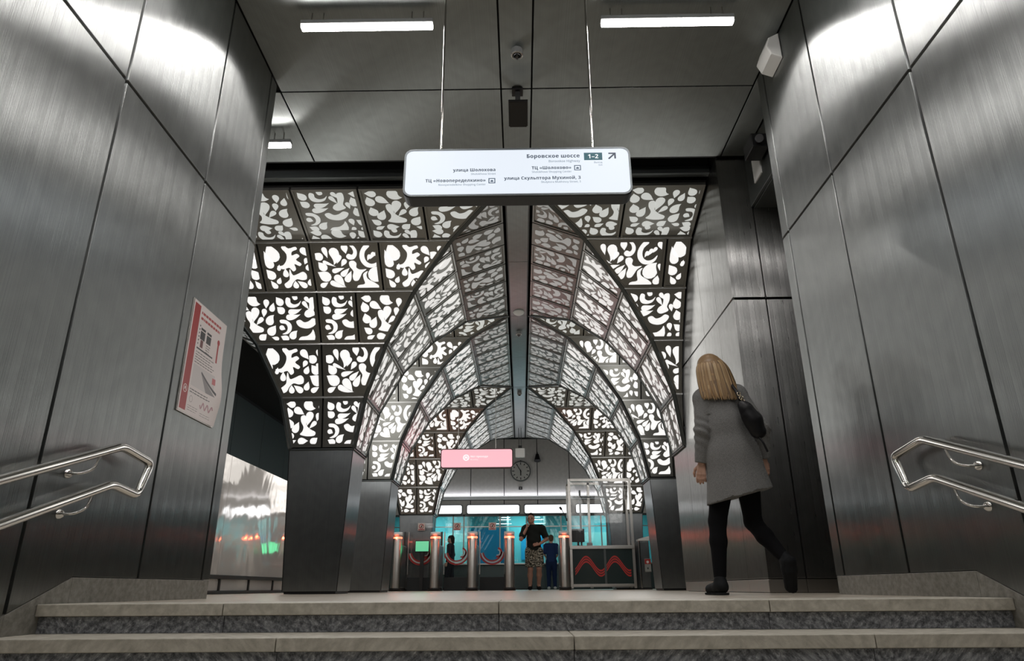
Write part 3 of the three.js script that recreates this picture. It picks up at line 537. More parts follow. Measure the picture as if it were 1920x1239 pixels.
// ---------------------------------------------------------------- poster on the left wall
{
  const t = thing('poster', 'white notice with a red side stripe in a thin frame on the left steel wall', 'poster', [0, 0, 0]);
  const d0 = 4.135, d1 = 4.665, y0 = 1.095, y1 = 1.845;
  add(t, 'frame', bx(-W + 0.001, -W + 0.01, y0, y1, d0, d1, 0.002), M.satin);
  const tex = canvasTexture(724, 1024, (c, w, h) => {
    c.fillStyle = '#e6dcda'; c.fillRect(0, 0, w, h); c.fillStyle = '#a3201f'; c.fillRect(22, 22, 116, h - 44);
    c.strokeStyle = '#e6dcda'; c.lineWidth = 7; c.beginPath(); c.arc(80, 815, 34, 0, 7); c.stroke(); c.lineWidth = 9; c.beginPath(); c.moveTo(62, 832); c.lineTo(71, 800); c.lineTo(80, 818); c.lineTo(89, 800); c.lineTo(98, 832); c.stroke();
    const bars = (x, y, len, n, step, hgt, col) => { c.fillStyle = col; for (let i = 0; i < n; i++) { let p = x; const end = x + len * (0.75 + 0.25 * Math.abs(Math.sin(i * 2.3 + len))); while (p < end) { const q = 18 + 34 * Math.abs(Math.sin(p * 0.37 + i)); c.fillRect(p, y + i * step, Math.min(q, end - p), hgt); p += q + 9; } } };
    bars(170, 60, 500, 2, 52, 24, '#b0403d');
    c.fillStyle = '#2c2a2b'; for (const x of [205, 335]) { c.fillRect(x, 205, 95, 22); c.fillRect(x, 236, 95, 78); } c.fillStyle = '#6a3434'; c.fillRect(225, 318, 55, 70);
    bars(170, 190, 20, 6, 34, 14, '#4a4646'); bars(345, 330, 90, 4, 22, 10, '#8c7f7d'); c.fillStyle = '#2c2a2b'; c.fillRect(168, 402, 340, 14); bars(170, 440, 400, 5, 24, 8, '#6e6665');
    c.fillStyle = '#a9282a'; c.fillRect(580, 240, 30, 190); c.beginPath(); c.arc(595, 225, 28, 0, 7); c.fill();
    c.fillStyle = '#d3cccb'; c.fillRect(165, 560, 440, 200); c.fillStyle = '#8f898a'; c.beginPath(); c.moveTo(330, 600); c.lineTo(345, 600); c.lineTo(640, 760); c.lineTo(470, 760); c.fill(); c.fillStyle = '#4c484b'; c.beginPath(); c.moveTo(338, 590); c.lineTo(650, 720); c.lineTo(650, 745); c.lineTo(338, 610); c.fill(); c.fillStyle = '#c46d70'; c.fillRect(560, 590, 60, 60);
    bars(170, 790, 440, 2, 24, 9, '#5d5757'); c.strokeStyle = '#8c8180'; c.lineWidth = 4; c.beginPath(); c.arc(215, 880, 28, 0, 7); c.stroke(); bars(170, 940, 200, 3, 20, 6, '#9c9291'); bars(420, 960, 200, 2, 20, 6, '#a79d9c');
    c.strokeStyle = '#b58a90'; c.lineWidth = 18; c.beginPath(); for (let i = 0; i <= 40; i++) { const X = 400 + i * 6, Y = 890 + 26 * Math.sin(i * 0.47); i ? c.lineTo(X, Y) : c.moveTo(X, Y); } c.stroke();
  });
  const g = new THREE.PlaneGeometry(d1 - d0 - 0.012, y1 - y0 - 0.012, 16, 16), p = g.attributes.position;
  for (let i = 0; i < p.count; i++) { const u = p.getX(i) / 0.53 + 0.5, v = p.getY(i) / 0.75 + 0.5; p.setZ(i, 0.035 * Math.pow(u, 6) * Math.exp(-Math.pow((v - 0.28) / 0.22, 2))); }
  g.computeVertexNormals(); g.rotateY(Math.PI / 2); g.translate(-W + 0.012, (y0 + y1) / 2, -(d0 + d1) / 2);
  add(t, 'print', g, print(tex, 0.35));
}

// ---------------------------------------------------------------- pale polished screen in the left aisle
{
  const t = thing('aisle_screen', 'pale polished screen wall between the left steel wall and the nearest column', 'screen wall', [0, 0, 0]);
  const pale = new THREE.MeshPhysicalMaterial({ color: new THREE.Color().setRGB(0.82, 0.77, 0.73), metalness: 0.45, roughness: 0.07, bumpMap: dents, bumpScale: 0.004 });
  for (const [a, b] of [[7.2, 9.6], [9.606, 12.4], [12.406, 15]]) add(t, 'pane', bx(-4.03, -4, 0.24, 1.8, a, b, 0.002), pale);
  add(t, 'rail', bx(-4.05, -3.98, 0.19, 0.24, 7.2, 15), M.black); add(t, 'foot_rail', bx(-4.05, -3.98, 0.002, 0.04, 7.2, 15), M.black);
  for (let d = 7.6; d < 15; d += 1.05) add(t, 'post', bx(-4.03, -3.99, 0.04, 0.19, d, d + 0.04), M.black);
  for (const [a, b] of [[7.25, 9.6], [9.606, 12.4], [12.406, 14.95]]) add(t, 'lower_pane', bx(-4.025, -4.012, 0.045, 0.188, a, b, 0.001), pale);
}

// ---------------------------------------------------------------- end of the hall: steel wall, ticket windows, lit boards, clock
const DW = 23.2;
{
  const w = structure('wall_end', 'grey panelled end wall of the hall above the ticket windows');
  const wallGrey = new THREE.MeshStandardMaterial({ color: new THREE.Color().setRGB(0.66, 0.64, 0.61), roughness: 0.5, map: brushedTone });
  const xs = [-7.15, -6.04, -4.94, -3.84, -2.74, -1.64, -0.54, 0.56, 1.62, 2.72, 3.82, 4.92, 6.02, 7.15];
  add(w, 'backing', bx(-7.2, 7.2, 2.3, 4.79, DW + 0.04, DW + 0.3, 0), M.joint);
  add(w, 'backing', bx(-7.2, 7.2, -0.3, 0.74, DW + 0.04, DW + 0.3, 0), M.joint);
  for (let i = 0; i < xs.length - 1; i++) {
    add(w, 'panel', bx(xs[i] + 0.012, xs[i + 1] - 0.012, 2.86, 4.75, DW, DW + 0.03), wallGrey);
    add(w, 'panel', bx(xs[i] + 0.012, xs[i + 1] - 0.012, 2.3, 2.74, DW + 0.01, DW + 0.035), wallGrey);
    add(w, 'panel', bx(xs[i] + 0.006, xs[i + 1] - 0.006, 0.02, 0.74, DW, DW + 0.03), new THREE.MeshStandardMaterial({ color: new THREE.Color().setRGB(0.07, 0.1, 0.1), roughness: 0.25, metalness: 0.3 }));
  }
  add(w, 'ledge', bx(-7.1, 7.1, 2.75, 2.85, DW - 0.06, DW + 0.03), M.pillarSteel);
  add(w, 'counter', bx(-7.1, 7.1, 0.74, 0.78, DW - 0.2, DW + 0.3), M.satin);
  const cove = thing('cove_lamp', 'thin bluish white light line on the ledge below the clock', 'lamp', [0, 0, 0]);
  add(cove, 'tray', bx(-5, 5, 2.852, 2.862, DW - 0.055, DW - 0.02, 0), M.satin); add(cove, 'lamp_strip', bx(-4.98, 4.98, 2.862, 2.872, DW - 0.05, DW - 0.025, 0), glowMat(0.92, 0.95, 1, 1.5));
  areaLight(0xf2f4ff, 16, 9.9, 0.04, [0, 2.88, DW - 0.06], [0, 4.5, DW - 0.06]);
  const room = structure('wall_ticket_office', 'turquoise lit room behind the ticket windows');
  const teal = new THREE.MeshStandardMaterial({ color: new THREE.Color().setRGB(0.22, 0.55, 0.6), roughness: 0.8 }), blue = new THREE.MeshStandardMaterial({ color: new THREE.Color().setRGB(0.02, 0.33, 0.6), roughness: 0.7 }), mint = new THREE.MeshStandardMaterial({ color: new THREE.Color().setRGB(0.5, 0.78, 0.76), roughness: 0.8 });
  add(room, 'rear_panel', bx(-7.1, 7.1, 0, 2.6, 25.2, 25.3, 0), teal);
  add(room, 'blue_panel', bx(-1.75, -0.55, 0.7, 2.0, 25.15, 25.19), blue); add(room, 'blue_panel', bx(0.0, 0.75, 0.95, 1.9, 25.15, 25.19), blue);
  add(room, 'pale_panel', bx(-3.6, -1.85, 0.5, 1.85, 25.15, 25.19), mint); add(room, 'pale_panel', bx(0.9, 4.2, 0.5, 1.85, 25.15, 25.19), mint);
  for (const x of [-1.8, -0.45, 0.82]) add(room, 'divider', bx(x - 0.03, x + 0.03, 0, 2.6, 24.4, 25.1), M.white);
  add(room, 'ceiling_panel', bx(-7.1, 7.1, 2.62, 2.7, DW + 0.3, 25.3, 0), M.white); add(room, 'floor_panel', bx(-7.1, 7.1, 0.001, 0.02, DW + 0.31, 25.19, 0), M.grey);
  for (const x of [-3, 0, 3]) {
    const l = thing('office_lamp', 'flat ceiling lamp inside the ticket office', 'lamp', [0, 0, 0], 'ticket office lamps');
    add(l, 'frame', bx(x - 0.65, x + 0.65, 2.59, 2.618, 24.0, 24.5), M.white); add(l, 'lamp_diffuser', bx(x - 0.6, x + 0.6, 2.575, 2.59, 24.05, 24.45), glowMat(0.9, 1, 1, 2)); areaLight(0xe4ffff, 24, 1.2, 0.4, [x, 2.57, 24.25], [x, 0, 24.2501]);
  }
  let n = 0; const mull = [-4.6, -3.2, -2.2, -1.85, -0.68, 0.18, 1.3, 2.6, 3.9, 5.2];
  for (let i = 0; i < mull.length - 1; i++) {
    n++; const win = structure('window_' + n, 'ticket office window pane in a slim pale frame'); const a = mull[i], b = mull[i + 1];
    add(win, 'pane', bx(a + 0.02, b - 0.02, 0.8, 2.24, DW + 0.1, DW + 0.106, 0), M.tealGlass);
    add(win, 'mullion', bx(a - 0.02, a + 0.02, 0.78, 2.28, DW + 0.07, DW + 0.13), M.white); add(win, 'transom', bx(a + 0.02, b - 0.02, 1.9, 1.93, DW + 0.085, DW + 0.12), M.satin);
    add(win, 'head', bx(a - 0.02, b + 0.02, 2.24, 2.3, DW + 0.06, DW + 0.14), M.rib);
  }
  for (const [a, b, k] of [[-3.3, -1.92, 'on the far left above the ticket windows'], [-1.74, -0.05, 'left of the middle above the ticket windows'], [0.13, 1.62, 'behind the head of the man on the phone'], [1.8, 3.3, 'seen through the glass booth']]) {
    const t = thing('lit_board', 'long blank white lit board ' + k, 'sign', [0, 0, 0], 'lit boards over the ticket windows');
    add(t, 'case', plate(roundRect(a - 0.03, b + 0.03, 2.29, 2.61, 0.06), DW - 0.06, 0.06), M.rib); add(t, 'lit_face', plate(roundRect(a, b, 2.32, 2.58, 0.05), DW - 0.066, 0.006), glowMat(0.95, 0.98, 1, 1.5));
    areaLight(0xf4f8ff, 1.5, b - a, 0.26, [(a + b) / 2, 2.45, DW - 0.08], [(a + b) / 2, 2.45, 0]);
  }
  const c = thing('wall_clock', 'round grey station clock with dark hour marks and hands', 'clock', [0.011, 3.66, DW - 0.14]);
  const face = new THREE.CylinderGeometry(0.33, 0.33, 0.1, 40); face.rotateX(Math.PI / 2); face.translate(0, 0, -0.05); add(c, 'case', face, M.rib);
  const dial = new THREE.CylinderGeometry(0.3, 0.3, 0.01, 40); dial.rotateX(Math.PI / 2); dial.translate(0, 0, 0.002); add(c, 'dial', dial, new THREE.MeshStandardMaterial({ color: new THREE.Color().setRGB(0.62, 0.62, 0.6), roughness: 0.5 }));
  for (let i = 0; i < 12; i++) { const g = new THREE.BoxGeometry(0.026, i % 3 ? 0.06 : 0.08, 0.008); g.translate(0, 0.245, 0.01); g.rotateZ(-i * Math.PI / 6); add(c, 'hour_mark', g, M.black); }
  for (const [len, wd, ang] of [[0.15, 0.032, 3.16], [0.25, 0.022, 0.55]]) { const g = new THREE.BoxGeometry(wd, len + 0.04, 0.008); g.translate(0, len / 2 - 0.02, 0.02); g.rotateZ(ang); add(c, 'hand', g, M.black); }
  add(c, 'stem', rod(new THREE.Vector3(0, 0.3, -0.05), new THREE.Vector3(0, 0.36, -0.05), 0.02), M.rib);
  const bxs = thing('hanging_box', 'small white box hanging on a thin rod above the clock', 'fixture', [0, 0, 0]);
  add(bxs, 'body', bx(-0.13, 0.13, 3.35, 3.6, 18.7, 18.8, 0.02), M.white); add(bxs, 'cap', bx(-0.05, 0.05, 3.6, 3.67, 18.72, 18.78), M.black); for (const x of [-0.03, 0.03]) add(bxs, 'rod', rod(V(x, 3.66, 18.75), V(x, 4.152, 18.75), 0.008), M.rib);
  const sp = thing('wall_spotlight', 'dark spotlight on the end wall to the right of the clock', 'spotlight', [0.57, 4.3, DW - 0.005]);
  add(sp, 'bracket', rod(new THREE.Vector3(0, 0, 0), new THREE.Vector3(0, -0.1, 0.12), 0.02), M.black); const co = new THREE.CylinderGeometry(0.05, 0.11, 0.24, 16); co.rotateX(-0.3); co.translate(0, -0.2, 0.14); add(sp, 'shade', co, M.black);
  const bt = thing('wall_box', 'tiny dark box on the end wall below the clock', 'fixture', [0, 0, 0]); add(bt, 'body', bx(-0.06, 0.06, 3.07, 3.17, DW - 0.05, DW - 0.002, 0.01), M.black); add(bt, 'button', bx(-0.02, 0.02, 3.1, 3.14, DW - 0.06, DW - 0.048), M.grey);
}

// ---------------------------------------------------------------- red sign hanging in the hall
{
  const t = thing('hanging_sign', 'pink lit sign with a round white emblem hanging above the turnstiles', 'sign', [0, 0, 0]);
  const x0 = -1.59, x1 = -0.163, y0 = 2.33, y1 = 2.685, d = 14;
  add(t, 'case', plate(roundRect(x0 - 0.02, x1 + 0.02, y0 - 0.02, y1 + 0.02, 0.05), d, 0.12), new THREE.MeshStandardMaterial({ color: new THREE.Color().setRGB(0.06, 0.02, 0.02), roughness: 0.4 }));
  add(t, 'lit_face', plate(roundRect(x0, x1, y0, y1, 0.04), d - 0.006, 0.006), new THREE.MeshStandardMaterial({ color: new THREE.Color().setRGB(0.2, 0.05, 0.06), roughness: 0.4, emissive: new THREE.Color().setRGB(0.93, 0.5, 0.56), emissiveIntensity: 1 }));
  const lit = glowMat(1, 0.93, 0.94, 0.95), ring = new THREE.RingGeometry(0.045, 0.062, 28); ring.translate(-1.09, 2.52, -d + 0.012);
  const mk = [ring]; for (const [a, b] of [[[-1.118, 2.49], [-1.106, 2.545]], [[-1.106, 2.545], [-1.09, 2.505]], [[-1.09, 2.505], [-1.074, 2.545]], [[-1.074, 2.545], [-1.062, 2.49]]]) mk.push(bar(V(a[0], a[1], d - 0.012), V(b[0], b[1], d - 0.012), 0.011, 0.004, new THREE.Vector3(0, 0, 1)));
  add(t, 'emblem', merged(mk), lit);
  const tex = canvasTexture(512, 160, (c) => { c.fillStyle = '#' + new THREE.Color().setRGB(0.93, 0.5, 0.56).getHexString(); c.fillRect(0, 0, 512, 160); c.fillStyle = '#fff4f5'; c.font = 'bold 66px sans-serif'; c.fillText('Нет прохода', 6, 64); c.font = '46px sans-serif'; c.fillText('No entry', 6, 128); });
  const pg = new THREE.PlaneGeometry(0.44, 0.138); pg.translate(-0.79, 2.51, -d + 0.0095); add(t, 'lettering', pg, new THREE.MeshStandardMaterial({ color: new THREE.Color().setRGB(0.2, 0.05, 0.06), emissive: 0xffffff, emissiveMap: tex, emissiveIntensity: 1.0, roughness: 0.4 }));
  for (const x of [-1.26, -0.496]) add(t, 'hanging_rod', rod(V(x, y1, d + 0.06), V(x, x < -1 ? 3.52 : 4.06, d + 0.06), 0.007), M.satin);
  areaLight(new THREE.Color().setRGB(1, 0.45, 0.5), 0.7, x1 - x0, y1 - y0, [(x0 + x1) / 2, 2.5, d - 0.02], [(x0 + x1) / 2, 2.5, 0]);
}

// ---------------------------------------------------------------- turnstiles
function turnstile(x, label) {
  const t = thing('turnstile', label, 'turnstile', [x, 0, 16.2], 'turnstile row');
  const r = 0.11, L = (pts) => new THREE.LatheGeometry(pts.map(([a, b]) => new THREE.Vector2(a, b)), 28);
  add(t, 'base', L([[0.001, 0.001], [0.135, 0.001], [0.135, 0.06], [r, 0.065], [0.001, 0.065]]), M.black);
  add(t, 'column', L([[r, 0.065], [r, 1.1], [0.001, 1.1]]), M.satin);
  add(t, 'led_ring', L([[r - 0.004, 1.1], [r + 0.004, 1.105], [r + 0.004, 1.135], [r - 0.004, 1.14]]), M.ledRed);
  add(t, 'neck', L([[r, 1.14], [r, 1.165], [0.001, 1.165]]), M.satin);
  const cap = new THREE.CylinderGeometry(r + 0.005, r + 0.005, 0.06, 28); const p = cap.attributes.position; for (let i = 0; i < p.count; i++) if (p.getY(i) > 0) p.setY(i, 0.03 - p.getZ(i) * 0.25); cap.computeVertexNormals(); cap.translate(0, 1.2, 0); add(t, 'reader_cap', cap, M.white);
  add(t, 'cabinet', bx(-0.1, 0.1, 0.06, 0.98, 0.12, 0.82, 0.03), M.pillarSteel); add(t, 'plinth', bx(-0.1, 0.1, 0.001, 0.06, 0.1, 0.83, 0.005), M.black);
  add(t, 'hinge_post', rod(V(0.06, 0.98, 0.72), V(0.06, 1.3, 0.72), 0.025, 12), M.rib);
  const l = new THREE.PointLight(new THREE.Color().setRGB(1, 0.13, 0.05), 0.1); l.position.set(x, 1.12, -16.2 + r + 0.03); scene.add(l);
  return t;
}
turnstile(-2.78, 'leftmost turnstile post with a red light band, next to the far left column');
turnstile(-1.92, 'second turnstile post from the left, right of the green display');
turnstile(-1.09, 'third turnstile post from the left with a red light band');
turnstile(-0.262, 'turnstile post just left of the man on the phone');
turnstile(0.96, 'turnstile post at the left corner of the glass booth');
function arcBand(cx, cy, r, w, a0, a1, d, th = 0.004) {
  const s = new THREE.Shape(), N = 18, pts = []; for (let i = 0; i <= N; i++) { const a = a0 + (a1 - a0) * i / N; pts.push([cx + (r + w) * Math.cos(a), cy + (r + w) * Math.sin(a)]); } for (let i = N; i >= 0; i--) { const a = a0 + (a1 - a0) * i / N; pts.push([cx + r * Math.cos(a), cy + r * Math.sin(a)]); }
  return plate(pts, d, th);
}
const stickerTex = canvasTexture(128, 128, (c) => { c.fillStyle = '#d9cfc8'; c.fillRect(0, 0, 128, 128); c.strokeStyle = '#a02622'; c.lineWidth = 10; c.beginPath(); c.arc(64, 58, 38, 0, 7); c.moveTo(38, 84); c.lineTo(90, 32); c.stroke(); c.fillStyle = '#4a4442'; c.beginPath(); c.arc(68, 44, 9, 0, 7); c.fill(); c.fillRect(58, 54, 18, 26); c.fillStyle = '#a02622'; c.fillRect(10, 106, 108, 14); });
for (const [x, k] of [[-2.35, 'between the first and second turnstile posts'], [-1.505, 'between the second and third turnstile posts'], [-0.675, 'between the third and fourth turnstile posts']]) {
  const t = thing('gate_leaf', 'clear glass gate with red wave stripes ' + k, 'gate', [0, 0, 0], 'glass gates between the turnstiles'), d = 16.95;
  add(t, 'pane', bx(x - 0.28, x + 0.28, 0.3, 1.5, d, d + 0.01, 0), M.glass);
  for (const [r, w, m] of [[0.27, 0.035, M.red], [0.2, 0.03, M.red], [0.235, 0.028, M.white]]) add(t, 'wave_stripe', arcBand(x + 0.0, 0.86, r, w, Math.PI * 1.05, Math.PI * 1.98, d - 0.006), m);
  add(t, 'wave_stripe', arcBand(x + 0.12, 0.83, 0.08, 0.035, -1.9, 1.4, d - 0.006), M.red); add(t, 'wave_stripe', arcBand(x + 0.12, 0.83, 0.05, 0.02, -1.9, 1.4, d - 0.006), M.white);
  const pg = new THREE.PlaneGeometry(0.17, 0.17); pg.translate(x, 1.42, -d + 0.004); add(t, 'sticker', pg, print(stickerTex));
  for (const e of [-0.29, 0.29]) add(t, 'hinge', bx(x + e - 0.012, x + e + 0.012, 0.35, 1.3, d - 0.01, d + 0.02), M.satin);
  add(t, 'foot', bx(x - 0.29, x + 0.29, 0.001, 0.29, d + 0.02, d + 0.04), M.darkPaint);
}
{
  const t = thing('gate_display', 'glowing green display behind the first turnstile lane', 'display', [0, 0, 0]);
  add(t, 'stand', bx(-2.31, -2.23, 0.001, 0.85, 16.62, 16.68), M.black); add(t, 'case', bx(-2.43, -2.11, 0.83, 1.09, 16.61, 16.67, 0.01), M.black); add(t, 'green_screen', bx(-2.42, -2.12, 0.85, 1.07, 16.6, 16.61, 0.002), M.ledGreen);
  areaLight(new THREE.Color().setRGB(0.05, 1, 0.4), 1.2, 0.3, 0.22, [-2.27, 0.96, 16.59], [-2.27, 0.96, 0]);
}

// ---------------------------------------------------------------- attendant's glass booth
{
  const t = thing('glass_booth', 'glass attendant booth with a steel frame and a red wave on its dark lower panel', 'booth', [0, 0, 0]);
  const x0 = 1.12, x1 = 2.52, d0 = 16.35, d1 = 17.0, h = 2.42;
  for (const [x, d] of [[x0, d0], [x1, d0], [x0, d1], [x1, d1], [1.62, d1]]) add(t, 'post', bx(x - 0.03, x + 0.03, 0.03, h, d - 0.03, d + 0.03), M.satin);
  for (const d of [d0, d1]) { add(t, 'top_rail', bx(x0 + 0.03, x1 - 0.03, h - 0.06, h, d - 0.03, d + 0.03), M.satin); add(t, 'foot_rail', bx(x0 + 0.03, x1 - 0.03, 0.06, 0.12, d - 0.03, d + 0.03), M.satin); }
  for (const x of [x0, x1]) add(t, 'top_rail', bx(x - 0.03, x + 0.03, h - 0.06, h, d0 + 0.03, d1 - 0.03), M.satin);
  add(t, 'counter', bx(x0 - 0.03, x1 + 0.02, 0.86, 0.93, d0 - 0.07, d0 + 0.5), M.satin);
  add(t, 'dark_panel', bx(x0 + 0.03, x1 - 0.03, 0.12, 0.86, d0 - 0.012, d0 + 0.012), new THREE.MeshPhysicalMaterial({ color: new THREE.Color().setRGB(0.03, 0.045, 0.045), roughness: 0.15, clearcoat: 1 }));
  add(t, 'panel_divider', bx(1.85, 1.9, 0.12, 0.86, d0 - 0.02, d0 - 0.013), M.rib);
  add(t, 'front_pane', bx(x0 + 0.03, x1 - 0.03, 0.93, h - 0.06, d0 - 0.004, d0 + 0.004, 0), M.glass);
  for (const x of [x0, x1]) add(t, 'side_pane', bx(x - 0.004, x + 0.004, 0.12, h - 0.06, d0 + 0.03, d1 - 0.03, 0), M.glass);
  for (const off of [0, 0.055, 0.11]) {
    const up = [], dn = []; for (let i = 0; i <= 40; i++) { const s = i / 40, x = x0 + 0.08 + s * 1.24, y = 0.42 + off + 0.15 * Math.sin(s * 12.2 - 0.9); up.push([x, y + 0.036]); dn.push([x, y]); }
    add(t, 'wave_stripe', plate([...dn, ...up.reverse()], d0 - 0.018, 0.004), M.red);
  }
  add(t, 'side_glass', bx(x0 + 0.25, x0 + 0.29, 0.93, 2.2, d0 + 0.3, d0 + 0.34), M.rib); add(t, 'inner_rail', bx(x0 + 0.1, x1 - 0.3, 2.02, 2.06, d0 + 0.3, d0 + 0.34), M.rib); add(t, 'inner_post', bx(1.98, 2.02, 0.93, 2.3, d0 + 0.36, d0 + 0.4), M.rib);
  const m = thing('computer_monitor', 'black monitor seen from behind on the booth counter', 'monitor', [0, 0, 0]);
  add(m, 'screen_back', bx(1.16, 1.45, 1.02, 1.31, 16.5, 16.53, 0.01), M.black); add(m, 'neck', bx(1.28, 1.33, 0.94, 1.05, 16.52, 16.55), M.black); add(m, 'foot', bx(1.2, 1.4, 0.931, 0.945, 16.47, 16.62), M.black);
  const k = thing('card_terminal', 'small grey terminal on the booth counter beside the monitor', 'terminal', [0, 0, 0]); add(k, 'body', bx(1.5, 1.62, 0.931, 1.0, 16.42, 16.55, 0.01), M.grey); add(k, 'screen', bx(1.515, 1.605, 1.0, 1.005, 16.47, 16.53), M.black);
  const mi = thing('booth_microphone', 'dark gooseneck microphone clipped to the corner of the booth', 'microphone', [0, 0, 0]);
  add(mi, 'neck', pipe([V(1.04, 1.5, 16.3), V(1.0, 1.6, 16.28), V(0.93, 1.72, 16.25)], 0.008, 0.04), M.black); add(mi, 'head', rod(V(0.93, 1.72, 16.25), V(0.89, 1.77, 16.23), 0.025, 10), M.black); add(mi, 'clip', bx(1.03, 1.058, 1.47, 1.53, 16.3, 16.34), M.black);
  // wide gate at the right
  const w = thing('wide_gate_post', 'slim steel gate post with a sloping bright top right of the booth', 'turnstile', [2.72, 0, 16.2]);
  add(w, 'body', bx(-0.09, 0.13, 0.03, 1.02, 0, 0.8, 0.02), M.pillarSteel); add(w, 'edge', bx(-0.1, -0.07, 0.03, 1.02, -0.02, 0, 0.005), M.chrome); add(w, 'base', bx(-0.1, 0.14, 0.001, 0.03, -0.02, 0.92), M.black);
  const tg = bx(-0.1, 0.14, 1.02, 1.1, -0.02, 0.3, 0.005), tp = tg.attributes.position; for (let i = 0; i < tp.count; i++) if (tp.getY(i) > 1.05) tp.setY(i, 1.06 + (tp.getX(i) + 0.1) * 0.25); tg.computeVertexNormals(); add(w, 'sloping_top', tg, M.white);
  const np = thing('notice_plate', 'small white and red notice plate on the wide gate post', 'sign', [0, 0, 0]); const ng = new THREE.PlaneGeometry(0.13, 0.26); ng.translate(2.79, 0.5, -16.17);
  add(np, 'print', ng, print(canvasTexture(64, 128, (c) => { c.fillStyle = '#8d8f8b'; c.fillRect(0, 0, 64, 128); c.fillStyle = '#992a26'; c.fillRect(0, 0, 64, 52); c.fillStyle = '#d8d4d0'; c.beginPath(); c.arc(32, 30, 14, 0, 7); c.fill(); c.fillStyle = '#2e3230'; c.fillRect(24, 86, 14, 18); }))); add(np, 'plate', bx(2.72, 2.86, 0.36, 0.64, 16.172, 16.178, 0.001), M.satin);
}

// ---------------------------------------------------------------- people: smooth bodies meshed from tapered capsules
const smin = (a, b, k) => { const h = Math.max(k - Math.abs(a - b), 0) / k; return Math.min(a, b) - h * h * k * 0.25; };
// capsule: [ax, ay, az, bx, by, bz, ra, rb, flat] (flat > 1 thins it front to back)
function capsule(c, x, y, z) {
  const f = c[8] ?? 1, ax = c[0], ay = c[1], az = c[2], ux = c[3] - ax, uy = c[4] - ay, uz = c[5] - az, L = ux * ux + uy * uy + uz * uz;
  const t = L ? Math.max(0, Math.min(1, ((x - ax) * ux + (y - ay) * uy + (z - az) * uz) / L)) : 0, dx = x - ax - ux * t, dy = y - ay - uy * t, dz = (z - az - uz * t) * f;
  return Math.hypot(dx, dy, dz) - (c[6] + (c[7] - c[6]) * t);
}
function blend(caps, k, cuts = []) { return (x, y, z) => { let d = 9; for (const c of caps) d = smin(d, capsule(c, x, y, z), k); for (const [nx, ny, nz, o] of cuts) d = Math.max(d, nx * x + ny * y + nz * z - o); return d; }; }
function boundsOf(caps, m) { const lo = [9, 9, 9], hi = [-9, -9, -9]; for (const c of caps) for (const e of [0, 1]) for (let i = 0; i < 3; i++) { const p = c[e * 3 + i], r = c[6 + e] + m; lo[i] = Math.min(lo[i], p - r); hi[i] = Math.max(hi[i], p + r); } return [lo, hi]; }
